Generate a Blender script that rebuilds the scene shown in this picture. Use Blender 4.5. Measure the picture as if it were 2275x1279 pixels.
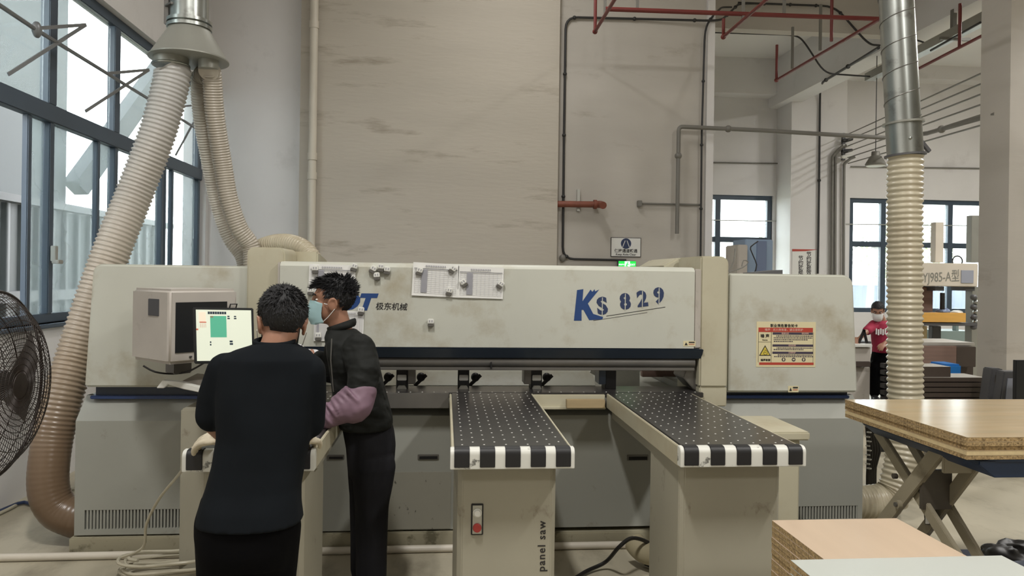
import bpy, bmesh, math, random
from mathutils import Vector, Matrix
random.seed(7)
for o in list(bpy.data.objects): bpy.data.objects.remove(o)
SC = bpy.context.scene
COL = SC.collection
PI = math.pi
# ------------------------------------------------------------------ camera
F, V0, UC, H = 1640.0, 614.0, 1137.5, 1.65
PSI, RHO = math.atan(147.5 / F), math.radians(0.8)
FWD = Vector((math.sin(PSI), math.cos(PSI), 0)); RGT = Vector((math.cos(PSI), -math.sin(PSI), 0)); UPV = Vector((0, 0, 1))
CX = RGT * math.cos(RHO) + UPV * math.sin(RHO); CY = -RGT * math.sin(RHO) + UPV * math.cos(RHO)
cam = bpy.data.cameras.new('camera'); camo = bpy.data.objects.new('camera', cam); COL.objects.link(camo)
cam.sensor_width = 36.0; cam.lens = 36.0 * F / 2275; cam.shift_y = (V0 - 639.5) / 2275; cam.clip_start = 0.05; cam.clip_end = 300
camo.matrix_world = Matrix(((CX.x, CY.x, -FWD.x, 0), (CX.y, CY.y, -FWD.y, 0), (CX.z, CY.z, -FWD.z, H), (0, 0, 0, 1)))
SC.camera = camo
# ------------------------------------------------------------------ world, lights, exposure
SC.view_settings.view_transform = 'Standard'; SC.view_settings.look = 'None'
SC.view_settings.exposure = 0.0; SC.view_settings.gamma = 1.0; SC.view_settings.use_curve_mapping = False
W = bpy.data.worlds.new('sky'); SC.world = W; W.use_nodes = True
W.node_tree.nodes['Background'].inputs[0].default_value = (0.93, 0.97, 1.0, 1)
W.node_tree.nodes['Background'].inputs[1].default_value = 10.0
def area(name, loc, sx, sy, power, col=(1, 0.975, 0.94), rot=(0, 0, 0)):
    l = bpy.data.lights.new(name, 'AREA'); l.shape = 'RECTANGLE'; l.size = sx; l.size_y = sy; l.energy = power; l.color = col
    o = bpy.data.objects.new(name, l); o.location = loc; o.rotation_euler = rot; COL.objects.link(o); return o
area('hall_or_fill_lamp', (-0.7, 1.2, 6.0), 0.3, 0.9, 215)
area('hall_or_fill_lamp', (3.9, 1.2, 6.0), 0.3, 0.9, 190)
area('hall_or_fill_lamp', (8.5, 6.5, 6.2), 0.5, 1.2, 260)  # added fill light that brightens the far hall
area('hall_or_fill_lamp', (11.0, 9.5, 6.2), 0.5, 1.2, 300)  # another added fill light, for the right of the far hall
area('hall_or_fill_lamp', (0.8, 7.4, 6.2), 0.5, 1.2, 60)  # added behind the saw to brighten its gap panels and the back wall
area('hall_or_fill_lamp', (3.9, -4.0, 6.0), 0.5, 1.2, 180)  # unseen fill light added behind the camera
# ------------------------------------------------------------------ picture <-> place: a pixel seen at a known real plane
def P(u, v, X=None, Y=None, Z=None):
    dx, dy = u - UC, v - V0
    a = dx * math.cos(RHO) + dy * math.sin(RHO); b = -dx * math.sin(RHO) + dy * math.cos(RHO)
    d = FWD * F + RGT * a - UPV * b
    t = X / d.x if X is not None else (Y / d.y if Y is not None else (Z - H) / d.z)
    return Vector((0, 0, H)) + d * t
# ------------------------------------------------------------------ materials
def lin(c): return tuple(((x / 255) / 12.92 if x <= 10 else (((x / 255) + 0.055) / 1.055) ** 2.4) for x in c)
def mat(name, rgb, rough=0.55, metal=0.0, var=0.0, vs=3.0, dirt=None, da=0.5, ds=2.0, lo=0.5, hi=0.7, stretch=(1, 1, 1), bump=0.0, bs=60, bd=0.01, bdet=5, spec=0.5, emit=0.0, trans=0.0, det=6, rot=None):
    m = bpy.data.materials.new(name); m.use_nodes = True
    nt = m.node_tree; b = nt.nodes['Principled BSDF']; L = nt.links.new
    c = lin(rgb) + (1,)
    b.inputs['Base Color'].default_value = c; b.inputs['Roughness'].default_value = rough; b.inputs['Metallic'].default_value = metal
    b.inputs['Specular IOR Level'].default_value = spec
    if emit: b.inputs['Emission Color'].default_value = c; b.inputs['Emission Strength'].default_value = emit
    if trans: b.inputs['Transmission Weight'].default_value = trans
    tc = nt.nodes.new('ShaderNodeTexCoord'); mp = nt.nodes.new('ShaderNodeMapping'); mp.inputs['Scale'].default_value = stretch
    if rot: mp.inputs['Rotation'].default_value = rot
    L(tc.outputs['Object'], mp.inputs['Vector'])
    cur = None
    if var:
        n = nt.nodes.new('ShaderNodeTexNoise'); n.inputs['Scale'].default_value = vs; n.inputs['Detail'].default_value = det
        L(mp.outputs[0], n.inputs['Vector'])
        r = nt.nodes.new('ShaderNodeValToRGB'); r.color_ramp.elements[0].position = 0.3; r.color_ramp.elements[1].position = 0.7
        r.color_ramp.elements[0].color = tuple(x * (1 - var) for x in c[:3]) + (1,); r.color_ramp.elements[1].color = tuple(min(1, x * (1 + var)) for x in c[:3]) + (1,)
        L(n.outputs['Fac'], r.inputs[0]); cur = r.outputs[0]
    if dirt:
        n = nt.nodes.new('ShaderNodeTexNoise'); n.inputs['Scale'].default_value = ds; n.inputs['Detail'].default_value = 8; n.inputs['Roughness'].default_value = 0.65
        L(mp.outputs[0], n.inputs['Vector'])
        mr = nt.nodes.new('ShaderNodeMapRange'); mr.inputs['From Min'].default_value = lo; mr.inputs['From Max'].default_value = hi; mr.inputs['To Max'].default_value = da
        L(n.outputs['Fac'], mr.inputs['Value'])
        mx = nt.nodes.new('ShaderNodeMix'); mx.data_type = 'RGBA'; L(mr.outputs[0], mx.inputs[0])
        if cur: L(cur, mx.inputs[6])
        else: mx.inputs[6].default_value = c
        mx.inputs[7].default_value = lin(dirt) + (1,); cur = mx.outputs[2]
    if cur: L(cur, b.inputs['Base Color'])
    if bump:
        n = nt.nodes.new('ShaderNodeTexNoise'); n.inputs['Scale'].default_value = bs; n.inputs['Detail'].default_value = bdet
        L(mp.outputs[0], n.inputs['Vector'])
        bp = nt.nodes.new('ShaderNodeBump'); bp.inputs['Strength'].default_value = bump; bp.inputs['Distance'].default_value = bd
        L(n.outputs['Fac'], bp.inputs['Height']); L(bp.outputs[0], b.inputs['Normal'])
    return m
def glassmat(name, tint, dust, dcol=(215, 225, 225)):
    m = bpy.data.materials.new(name); m.use_nodes = True; nt = m.node_tree; nt.nodes.clear(); L = nt.links.new
    out = nt.nodes.new('ShaderNodeOutputMaterial'); t = nt.nodes.new('ShaderNodeBsdfTransparent'); t.inputs[0].default_value = tint + (1,)
    g = nt.nodes.new('ShaderNodeBsdfGlossy'); g.inputs['Roughness'].default_value = 0.03
    m1 = nt.nodes.new('ShaderNodeMixShader'); m1.inputs[0].default_value = 0.06; L(t.outputs[0], m1.inputs[1]); L(g.outputs[0], m1.inputs[2])
    d = nt.nodes.new('ShaderNodeBsdfTranslucent'); d.inputs[0].default_value = lin(dcol) + (1,)
    m2 = nt.nodes.new('ShaderNodeMixShader'); L(m1.outputs[0], m2.inputs[1]); L(d.outputs[0], m2.inputs[2])
    n = nt.nodes.new('ShaderNodeTexNoise'); n.inputs['Scale'].default_value = 1.5; n.inputs['Detail'].default_value = 4
    tc = nt.nodes.new('ShaderNodeTexCoord'); L(tc.outputs['Object'], n.inputs['Vector'])
    mr = nt.nodes.new('ShaderNodeMapRange'); mr.inputs['To Min'].default_value = dust * 0.5; mr.inputs['To Max'].default_value = dust * 1.5
    L(n.outputs['Fac'], mr.inputs['Value']); L(mr.outputs[0], m2.inputs[0]); L(m2.outputs[0], out.inputs[0])
    return m
M = {}
M['wall'] = mat('wall_plaster', (190, 185, 177), 0.85, var=0.07, vs=1.1, stretch=(0.5, 0.5, 1.6), dirt=(128, 116, 98), da=0.5, ds=1.7, lo=0.6, hi=0.78, bump=0.12, bs=14)
M['wallscuff'] = mat('wall_plaster_scuffed', (188, 181, 169), 0.85, var=0.05, vs=0.8, stretch=(0.55, 0.55, 3.2), dirt=(116, 102, 82), da=0.55, ds=1.6, lo=0.57, hi=0.72, bump=0.25, bs=9)
M['wallwhite'] = mat('wall_white_paint', (222, 220, 219), 0.8, var=0.04, vs=1.0, dirt=(150, 145, 138), da=0.35, ds=1.3, lo=0.6, hi=0.8)
M['ceil'] = mat('ceiling_paint', (224, 221, 218), 0.85, var=0.03, vs=0.8)
M['floor'] = mat('concrete_floor', (176, 169, 149), 0.42, var=0.12, vs=1.4, stretch=(1.3, 0.7, 1), dirt=(96, 88, 72), da=0.65, ds=2.3, lo=0.5, hi=0.75, bump=0.05, bs=30)
M['winframe'] = mat('window_frame_dark_aluminium', (66, 80, 94), 0.4, var=0.05)
M['glass'] = glassmat('dusty_window_glass', (0.96, 0.99, 0.98), 0.12)
M['glasslow'] = glassmat('dirty_window_glass', (0.92, 0.96, 0.96), 0.3)
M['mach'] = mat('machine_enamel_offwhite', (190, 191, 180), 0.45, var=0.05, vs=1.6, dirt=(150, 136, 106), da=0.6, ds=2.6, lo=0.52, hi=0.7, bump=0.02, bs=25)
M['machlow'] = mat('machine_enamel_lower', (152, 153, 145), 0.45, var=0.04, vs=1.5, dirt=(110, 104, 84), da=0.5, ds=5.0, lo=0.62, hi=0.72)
M['speckle'] = mat('machine_enamel_speckled', (150, 148, 136), 0.5, var=0.05, vs=2, dirt=(52, 48, 40), da=0.85, ds=26, lo=0.62, hi=0.67, stretch=(1, 1, 0.6))
M['cream'] = mat('machine_enamel_cream', (184, 179, 157), 0.45, var=0.06, vs=2.5, dirt=(158, 140, 108), da=0.5, ds=2.2, lo=0.5, hi=0.72)
M['plinth'] = mat('machine_plinth_dirty', (158, 152, 130), 0.55, var=0.08, vs=3, dirt=(70, 66, 44), da=0.7, ds=8, lo=0.54, hi=0.64)
M['pedestal'] = mat('pedestal_enamel', (160, 156, 140), 0.45, var=0.05, vs=2.5, dirt=(96, 82, 62), da=0.6, ds=7, lo=0.62, hi=0.72, stretch=(1, 1, 0.7))
M['navy'] = mat('navy_paint', (30, 42, 60), 0.35); M['blue'] = mat('blue_paint', (34, 58, 104), 0.35)
M['fascia'] = mat('slate_blue_fascia', (52, 64, 80), 0.3, var=0.08, vs=2)
M['rail'] = mat('grey_rail_metal', (112, 110, 106), 0.38, metal=0.5, var=0.1, vs=5)
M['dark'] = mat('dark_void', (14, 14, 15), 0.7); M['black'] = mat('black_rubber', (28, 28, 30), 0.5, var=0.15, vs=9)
M['tabletop'] = mat('black_table_laminate', (44, 42, 42), 0.28, var=0.12, vs=2, dirt=(110, 106, 100), da=0.35, ds=2.4, lo=0.58, hi=0.75, stretch=(1.6, 0.6, 1))
M['white'] = mat('white_plastic', (222, 222, 216), 0.4); M['whitebar'] = mat('white_bar_worn', (212, 212, 204), 0.4, dirt=(60, 58, 52), da=0.8, ds=14, lo=0.63, hi=0.68)
M['alu'] = mat('aluminium', (176, 176, 170), 0.35, metal=0.7, var=0.06)
M['zinc'] = mat('galvanised_steel', (168, 172, 168), 0.3, metal=0.95, var=0.12, vs=4, dirt=(88, 84, 74), da=0.6, ds=5, lo=0.55, hi=0.7)
M['conegrey'] = mat('grey_painted_steel', (146, 146, 138), 0.4, metal=0.3, var=0.06)
M['hosegrey'] = mat('hose_pvc_grey', (176, 168, 155), 0.35, var=0.08, vs=6)
M['hosecream'] = mat('hose_pvc_cream', (186, 178, 156), 0.32, var=0.1, vs=5, dirt=(140, 122, 94), da=0.45, ds=3, lo=0.5, hi=0.7)
M['hosebeige'] = mat('hose_beige', (170, 160, 132), 0.5)
M['pipe'] = mat('pvc_pipe_white', (205, 198, 184), 0.45, var=0.05); M['conduit'] = mat('black_conduit', (44, 44, 44), 0.5); M['greyconduit'] = mat('grey_conduit', (118, 116, 110), 0.45)
M['redpipe'] = mat('red_painted_pipe', (110, 42, 38), 0.45, var=0.1); M['drain'] = mat('brown_red_pipe', (126, 72, 56), 0.5, var=0.12, vs=8)
M['paper'] = mat('paper', (226, 226, 222), 0.8); M['ink'] = mat('print_ink', (38, 36, 36), 0.7); M['greyink'] = mat('grey_print', (150, 150, 156), 0.8); M['palegrey'] = mat('pale_grey_print', (190, 190, 194), 0.8)
M['logoblue'] = mat('logo_blue', (34, 66, 120), 0.45); M['logodark'] = mat('logo_dark_blue', (44, 58, 92), 0.45)
M['red'] = mat('red_print', (176, 66, 52), 0.5); M['yellowcard'] = mat('notice_card_cream', (214, 204, 166), 0.55); M['cardline'] = mat('card_inner', (216, 208, 172), 0.55); M['pink'] = mat('pale_print', (226, 190, 176), 0.6)
M['warn'] = mat('warning_yellow', (206, 186, 74), 0.5); M['purpleink'] = mat('dark_violet_print', (62, 54, 72), 0.6)
M['redbtn'] = mat('red_button', (150, 48, 44), 0.35); M['exit'] = mat('exit_green_lit', (30, 200, 70), 0.5, emit=1.2); M['exitw'] = mat('exit_white_lit', (200, 255, 210), 0.5, emit=1.4)
M['screen'] = mat('screen_lit', (220, 226, 208), 0.3, emit=0.36); M['teal'] = mat('screen_teal', (84, 166, 136), 0.3, emit=0.45); M['scrdark'] = mat('screen_dark', (40, 52, 64), 0.3, emit=0.3); M['scrpink'] = mat('screen_pink', (226, 196, 176), 0.3, emit=0.7); M['scrred'] = mat('screen_red', (176, 90, 70), 0.3, emit=0.6)
M['monblack'] = mat('monitor_black', (32, 34, 36), 0.35); M['boxwhite'] = mat('console_enamel', (186, 180, 172), 0.45, var=0.06, vs=4, dirt=(130, 122, 112), da=0.5, ds=6, lo=0.56, hi=0.7)
M['yellow'] = mat('yellow_plastic', (206, 160, 50), 0.45); M['wood'] = mat('raw_wood_block', (164, 146, 112), 0.6, var=0.1, vs=5, stretch=(1, 6, 6))
M['fan'] = mat('fan_guard_dark', (46, 38, 34), 0.4, metal=0.4); M['fanblade'] = mat('fan_blade', (70, 66, 64), 0.4)
M['oak'] = mat('oak_laminate', (172, 153, 120), 0.2, var=0.1, vs=1.6, stretch=(0.8, 7, 1), dirt=(166, 138, 98), da=0.5, ds=2.2, lo=0.45, hi=0.7)
M['chip'] = mat('particleboard_edge', (164, 140, 100), 0.8, var=0.35, vs=95, det=2, dirt=(88, 68, 44), da=0.7, ds=120, lo=0.52, hi=0.6, bump=0.3, bs=120)
M['boardedge'] = mat('pale_board_edge', (206, 186, 144), 0.6, var=0.1, vs=40)
M['pinkboard'] = mat('peach_laminate', (192, 171, 148), 0.3, var=0.05, vs=1.5, stretch=(6, 0.6, 1)); M['whiteboard'] = mat('white_laminate', (184, 188, 182), 0.25, var=0.02)
M['liftblue'] = mat('lift_table_blue', (28, 48, 78), 0.4, var=0.1); M['liftgrey'] = mat('lift_leg_greige', (150, 142, 122), 0.45, var=0.08, vs=4, dirt=(84, 76, 62), da=0.5, ds=6, lo=0.55, hi=0.7); M['liftdark'] = mat('dark_greige_paint', (74, 68, 60), 0.5)  # liftdark: plain dark greige for bolt, cross plate, cylinder and a leaning panel
M['shirtblack'] = mat('black_cotton', (15, 19, 23), 0.9, spec=0.15, var=0.08, vs=3, bump=0.9, bs=4.5, bd=0.05, bdet=1, stretch=(1, 1, 0.7)); M['jacket'] = mat('dark_olive_jacket', (22, 24, 22), 0.75, spec=0.25, var=0.1, vs=4, bump=1.0, bs=8, bd=0.05, bdet=1.5, stretch=(1, 1, 1.6))
M['trouser'] = mat('charcoal_trousers', (27, 27, 31), 0.8, spec=0.2, var=0.1, vs=4, bump=1.0, bs=7, bd=0.04, bdet=1.5, stretch=(1, 1, 0.5)); M['trouserblack'] = mat('black_trousers', (6, 6, 8), 0.9, spec=0.1, bump=0.4, bs=6)
M['skin'] = mat('skin', (156, 114, 92), 0.5, var=0.06, vs=12); M['hair'] = mat('black_hair', (14, 14, 17), 0.65, bump=0.5, bs=120, stretch=(1, 1, 0.4)); M['mask'] = mat('mask_blue', (152, 184, 188), 0.8, var=0.05, vs=10); M['maskw'] = mat('mask_white', (220, 222, 220), 0.8)
M['glove'] = mat('pale_work_glove', (196, 186, 164), 0.8, var=0.06, vs=20, bump=0.2, bs=90); M['glovew'] = mat('white_glove', (206, 206, 208), 0.8, bump=0.3, bs=40); M['mauve'] = mat('mauve_sleeve_cover', (116, 92, 106), 0.6, var=0.12, vs=8, bump=0.7, bs=13, bd=0.03, bdet=1); M['redshirt'] = mat('crimson_shirt', (150, 32, 62), 0.8, var=0.08, bump=0.3, bs=10); M['shoe'] = mat('grey_shoe', (120, 116, 108), 0.6); M['shoeb'] = mat('black_shoe', (26, 26, 28), 0.5); M['eyew'] = mat('eye_white', (225, 222, 215), 0.3); M['lip'] = mat('lips', (150, 92, 84), 0.5)
M['corr'] = mat('outdoor_cladding', (96, 102, 103), 0.5, var=0.05); M['extgrey'] = mat('outdoor_wall_grey', (92, 97, 99), 0.7, var=0.05, vs=0.5); M['extdark'] = mat('outdoor_dark_container', (34, 38, 38), 0.6); M['extsteel'] = mat('outdoor_white_steel', (128, 130, 132), 0.5, var=0.08, vs=3)
M['ground'] = mat('outdoor_ground', (136, 131, 112), 0.9, var=0.1, vs=0.6); M['leaf'] = mat('leaf_green', (112, 128, 56), 0.6, var=0.25, vs=6); M['leaf2'] = mat('leaf_dark', (78, 104, 48), 0.6, var=0.2); M['bark'] = mat('bark', (110, 96, 80), 0.9); M['bluefence'] = mat('blue_hoarding', (56, 74, 116), 0.5, var=0.08); M['postgrey'] = mat('utility_pole_concrete', (116, 113, 108), 0.8)
M['bluegrey'] = mat('blue_grey_cabinet', (140, 160, 184), 0.5, var=0.04); M['bluegrey2'] = mat('blue_grey_door', (112, 126, 154), 0.5); M['press'] = mat('press_cream', (206, 198, 184), 0.5, var=0.04); M['presspale'] = mat('press_plate_grey', (150, 154, 166), 0.5)
M['beamyellow'] = mat('timber_beam_yellow', (216, 166, 84), 0.55, var=0.08, vs=4, stretch=(1, 5, 5)); M['walnut'] = mat('walnut_laminate', (128, 104, 94), 0.5, var=0.14, vs=3, stretch=(0.6, 1, 9)); M['darkboard'] = mat('dark_brown_board', (74, 64, 58), 0.5, var=0.08); M['greyboard'] = mat('grey_board_face', (176, 172, 164), 0.45, var=0.04); M['panelgrey'] = mat('charcoal_panel', (84, 84, 86), 0.5); M['basket'] = mat('blue_plastic_basket', (28, 118, 196), 0.4); M['greenmach'] = mat('grey_green_machine', (122, 138, 134), 0.5); M['lamp'] = mat('lamp_shade_grey', (120, 118, 110), 0.45, metal=0.3)
M['tube'] = mat('clear_pvc_tube', (186, 180, 160), 0.25, spec=0.7); M['hoseblue'] = mat('blue_air_hose', (44, 58, 90), 0.45); M['cable'] = mat('black_cable', (24, 22, 22), 0.5); M['steelrod'] = mat('window_opener_steel', (130, 132, 134), 0.4, metal=0.5)
# the left hose: clear plastic, brown with sawdust low down
def hose_left_mat():
    m = mat('hose_pvc_sawdust', (170, 162, 150), 0.3); nt = m.node_tree; L = nt.links.new
    g = nt.nodes.new('ShaderNodeNewGeometry'); s = nt.nodes.new('ShaderNodeSeparateXYZ'); L(g.outputs['Position'], s.inputs[0])
    n = nt.nodes.new('ShaderNodeTexNoise'); n.inputs['Scale'].default_value = 3; L(g.outputs['Position'], n.inputs['Vector'])
    a = nt.nodes.new('ShaderNodeMath'); a.operation = 'MULTIPLY_ADD'; a.inputs[1].default_value = 0.5; L(n.outputs['Fac'], a.inputs[0]); L(s.outputs['Z'], a.inputs[2])
    mr = nt.nodes.new('ShaderNodeMapRange'); mr.inputs['From Max'].default_value = 3.4; L(a.outputs[0], mr.inputs['Value'])
    r = nt.nodes.new('ShaderNodeValToRGB'); e = r.color_ramp.elements
    e[0].position = 0.12; e[0].color = lin((104, 84, 64)) + (1,); e[1].position = 0.9; e[1].color = lin((178, 176, 172)) + (1,)
    for p, c in ((0.24, (118, 98, 78)), (0.4, (154, 138, 118)), (0.6, (174, 165, 152))): k = e.new(p); k.color = lin(c) + (1,)
    L(mr.outputs[0], r.inputs[0]); L(r.outputs[0], nt.nodes['Principled BSDF'].inputs['Base Color']); return m
M['hoseleft'] = hose_left_mat()
# ------------------------------------------------------------------ mesh helpers
def wloc(o):
    v = Vector((0, 0, 0))
    while o: v = v + Vector(o.location); o = o.parent
    return v
def finish(name, me, m, parent=None, smooth=True, ang=38):
    if me.polygons and smooth:
        me.polygons.foreach_set('use_smooth', [True] * len(me.polygons)); me.set_sharp_from_angle(angle=math.radians(ang))
    me.materials.clear(); me.materials.append(m)
    o = bpy.data.objects.new(name, me); COL.objects.link(o)
    if parent:
        me.transform(Matrix.Translation(-wloc(parent))); o.parent = parent
    return o
def frames(path):
    T = []
    n = len(path)
    for i in range(n):
        a = path[max(0, i - 1)]; b = path[min(n - 1, i + 1)]; T.append((b - a).normalized())
    t = T[0]; ref = Vector((0, 0, 1)) if abs(t.z) < 0.9 else Vector((1, 0, 0))
    nrm = (ref - t * ref.dot(t)).normalized(); out = []
    for t in T:
        nrm = (nrm - t * nrm.dot(t)); nrm = nrm.normalized() if nrm.length > 1e-6 else t.orthogonal().normalized()
        out.append((t, nrm, t.cross(nrm)))
    return out
def smooth_path(pts, step=0.03):
    pts = [Vector(p) for p in pts]; out = []
    n = len(pts)
    for i in range(n - 1):
        p0 = pts[max(0, i - 1)]; p1 = pts[i]; p2 = pts[i + 1]; p3 = pts[min(n - 1, i + 2)]
        k = max(2, int((p2 - p1).length / step))
        for j in range(k):
            t = j / k
            out.append(0.5 * ((2 * p1) + (p2 - p0) * t + (2 * p0 - 5 * p1 + 4 * p2 - p3) * t * t + (3 * p1 - p0 - 3 * p2 + p3) * t ** 3))
    out.append(pts[-1]); return out
def resample(path, step):
    out = [path[0]]; acc = 0.0
    for a, b in zip(path, path[1:]):
        seg = (b - a).length; d = step - acc
        while d <= seg and seg > 0:
            out.append(a.lerp(b, d / seg)); d += step
        acc = seg - (d - step)
    return out
class MB:
    def __init__(self): self.bm = bmesh.new()
    def box(self, x0, x1, y0, y1, z0, z1, T=None):
        vs = [self.bm.verts.new((x, y, z)) for x in (x0, x1) for y in (y0, y1) for z in (z0, z1)]
        for f in ((0, 1, 3, 2), (4, 6, 7, 5), (0, 4, 5, 1), (2, 3, 7, 6), (0, 2, 6, 4), (1, 5, 7, 3)): self.bm.faces.new([vs[i] for i in f])
        if T:
            for v in vs: v.co = T @ v.co
        return self
    def hexa(self, p):   # 8 corners: bottom loop then top loop
        vs = [self.bm.verts.new(q) for q in p]
        for f in ((3, 2, 1, 0), (4, 5, 6, 7), (0, 1, 5, 4), (1, 2, 6, 5), (2, 3, 7, 6), (3, 0, 4, 7)): self.bm.faces.new([vs[i] for i in f])
        return self
    def prism(self, pts, axis, a0, a1, T=None):
        def mk(p, a): return {'x': (a, p[0], p[1]), 'y': (p[0], a, p[1]), 'z': (p[0], p[1], a)}[axis]
        A = [self.bm.verts.new(mk(p, a0)) for p in pts]; B = [self.bm.verts.new(mk(p, a1)) for p in pts]; n = len(pts)
        self.bm.faces.new(A); self.bm.faces.new(B[::-1])
        for i in range(n): self.bm.faces.new((A[i], B[i], B[(i + 1) % n], A[(i + 1) % n]))
        if T:
            for v in A + B: v.co = T @ v.co
        return self
    def bar(self, a, b, w, h, up=(0, 0, 1)):   # box beam between two points
        a = Vector(a); b = Vector(b); t = (b - a).normalized(); u = Vector(up); s = t.cross(u)
        if s.length < 1e-4: s = t.orthogonal()
        s.normalize(); u = s.cross(t).normalized(); s = s * w / 2; u = u * h / 2
        return self.hexa([a - s - u, a + s - u, a + s + u, a - s + u, b - s - u, b + s - u, b + s + u, b - s + u])
    def rings(self, R, closed=False, cap=True):
        n = len(R[0]); V = [[self.bm.verts.new(p) for p in r] for r in R]; m = len(V)
        for i in range(m if closed else m - 1):
            A = V[i]; B = V[(i + 1) % m]
            for j in range(n): self.bm.faces.new((A[j], A[(j + 1) % n], B[(j + 1) % n], B[j]))
        if cap and not closed: self.bm.faces.new(V[0][::-1]); self.bm.faces.new(V[-1])
        return self
    def tube(self, path, r, n=10, closed=False, cap=True, e=1.0):
        path = [Vector(p) for p in path]; fr = frames(path); R = []
        for i, (p, (t, a, b)) in enumerate(zip(path, fr)):
            rr = r(i) if callable(r) else (r[i] if isinstance(r, (list, tuple)) else r)
            R.append([p + a * (rr * math.cos(2 * PI * k / n)) + b * (rr * e * math.sin(2 * PI * k / n)) for k in range(n)])
        return self.rings(R, closed, cap)
    def limb(self, pts, rad, n=14, step=0.03):   # tapering tube with round ends
        pts = [Vector(p) for p in pts]
        L = [0.0]
        for a, b in zip(pts, pts[1:]): L.append(L[-1] + (b - a).length)
        path = resample(smooth_path(pts, step / 2), step) if len(pts) > 2 else [pts[0].lerp(pts[1], i / 6) for i in range(7)]
        tot = sum((b - a).length for a, b in zip(path, path[1:])) or 1; R = []; d = 0
        for i, p in enumerate(path):
            if i: d += (p - path[i - 1]).length
            s = d / tot * L[-1]; k = 0
            while k < len(L) - 2 and s > L[k + 1]: k += 1
            f = (s - L[k]) / max(1e-6, L[k + 1] - L[k]); R.append(rad[k] * (1 - f) + rad[k + 1] * f)
        self.tube(path, R, n); self.ell(path[0], (R[0],) * 3, seg=n, rings=8); self.ell(path[-1], (R[-1],) * 3, seg=n, rings=8)
        return self
    def ell(self, c, r, R=None, seg=18, rings=12):
        mtx = Matrix.Translation(Vector(c)) @ (R.to_4x4() if R else Matrix.Identity(4)) @ Matrix.Diagonal((r[0], r[1], r[2], 1))
        bmesh.ops.create_uvsphere(self.bm, u_segments=seg, v_segments=rings, radius=1, matrix=mtx); return self
    def cyl(self, a, b, r0, r1=None, n=20, cap=True):
        return self.tube([Vector(a), Vector(b)], [r0, r0 if r1 is None else r1], n, cap=cap)
    def lathe(self, prof, o, n=28, R=None, cap=True):
        o = Vector(o); rs = []
        for r, z in prof:
            ring = [Vector((r * math.cos(2 * PI * k / n), r * math.sin(2 * PI * k / n), z)) for k in range(n)]
            rs.append([o + (R @ p if R else p) for p in ring])
        return self.rings(rs, cap=cap)
    def torus(self, c, R, r, rot=None, n=48, m=8):
        c = Vector(c); path = []
        for k in range(n):
            p = Vector((R * math.cos(2 * PI * k / n), R * math.sin(2 * PI * k / n), 0)); path.append(p)
        rs = []
        for p in path:
            d = p.normalized()
            rs.append([c + (rot @ q if rot else q) for q in [p + d * (r * math.cos(2 * PI * j / m)) + Vector((0, 0, r * math.sin(2 * PI * j / m))) for j in range(m)]])
        return self.rings(rs, closed=True)
    def bevel(self, off, seg=2, ang=30):
        bmesh.ops.recalc_face_normals(self.bm, faces=self.bm.faces)
        es = [e for e in self.bm.edges if len(e.link_faces) == 2 and e.calc_face_angle(0) > math.radians(ang)]
        if es: bmesh.ops.bevel(self.bm, geom=es, offset=off, segments=seg, affect='EDGES', clamp_overlap=True)
        return self
    def mesh(self, name='m'):
        bmesh.ops.recalc_face_normals(self.bm, faces=self.bm.faces)
        me = bpy.data.meshes.new(name); self.bm.to_mesh(me); self.bm.free(); return me
    def build(self, name, m, parent=None, bevel=0, seg=2, ang=38, smooth=True):
        if bevel: self.bevel(bevel, seg)
        return finish(name, self.mesh(name), M[m], parent, smooth, ang)
    def remesh(self, name, m, parent=None, voxel=0.008, it=6, fac=0.5):
        me = self.mesh(name); o = bpy.data.objects.new('tmp', me); COL.objects.link(o)
        r = o.modifiers.new('r', 'REMESH'); r.mode = 'VOXEL'; r.voxel_size = voxel
        s = o.modifiers.new('s', 'SMOOTH'); s.iterations = it; s.factor = fac
        dg = bpy.context.evaluated_depsgraph_get(); dg.update()
        me2 = bpy.data.meshes.new_from_object(o.evaluated_get(dg)); bpy.data.objects.remove(o); bpy.data.meshes.remove(me); me2.name = name
        return finish(name, me2, M[m], parent, True, 80)
def thing(name, label, cat, loc=(0, 0, 0), group=None):
    o = bpy.data.objects.new(name, None); o.empty_display_size = 0.1; COL.objects.link(o); o.location = loc
    o['label'] = label; o['category'] = cat
    if group: o['group'] = group
    return o
def tag(o, label, cat, group=None):
    o['label'] = label; o['category'] = cat
    if group: o['group'] = group
    return o
def lab(o, l): o['label'] = l; return o
def struct(o): o['kind'] = 'structure'; return o
def stuff(o): o['kind'] = 'stuff'; return o
def text(s, size, m, parent, o, xd=(1, 0, 0), yd=(0, 0, 1), bold=0.0, shear=0.0, align='CENTER', space=1.0, name='lettering', ex=0.0006, sx=1.0, line=1.0):
    c = bpy.data.curves.new(name, 'FONT'); c.body = s; c.size = size; c.offset = bold; c.shear = shear; c.align_x = align; c.align_y = 'CENTER'; c.space_character = space; c.space_line = line; c.extrude = ex; c.resolution_u = 3
    t = bpy.data.objects.new('t', c); COL.objects.link(t)
    dg = bpy.context.evaluated_depsgraph_get(); dg.update()
    me = bpy.data.meshes.new_from_object(t.evaluated_get(dg)); bpy.data.objects.remove(t)
    X = Vector(xd).normalized() * sx; Yd = Vector(yd).normalized(); Z = Vector(xd).normalized().cross(Yd); o = Vector(o)
    me.transform(Matrix(((X.x, Yd.x, Z.x, o.x), (X.y, Yd.y, Z.y, o.y), (X.z, Yd.z, Z.z, o.z), (0, 0, 0, 1))))
    return finish(name, me, M[m], parent, False)
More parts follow.
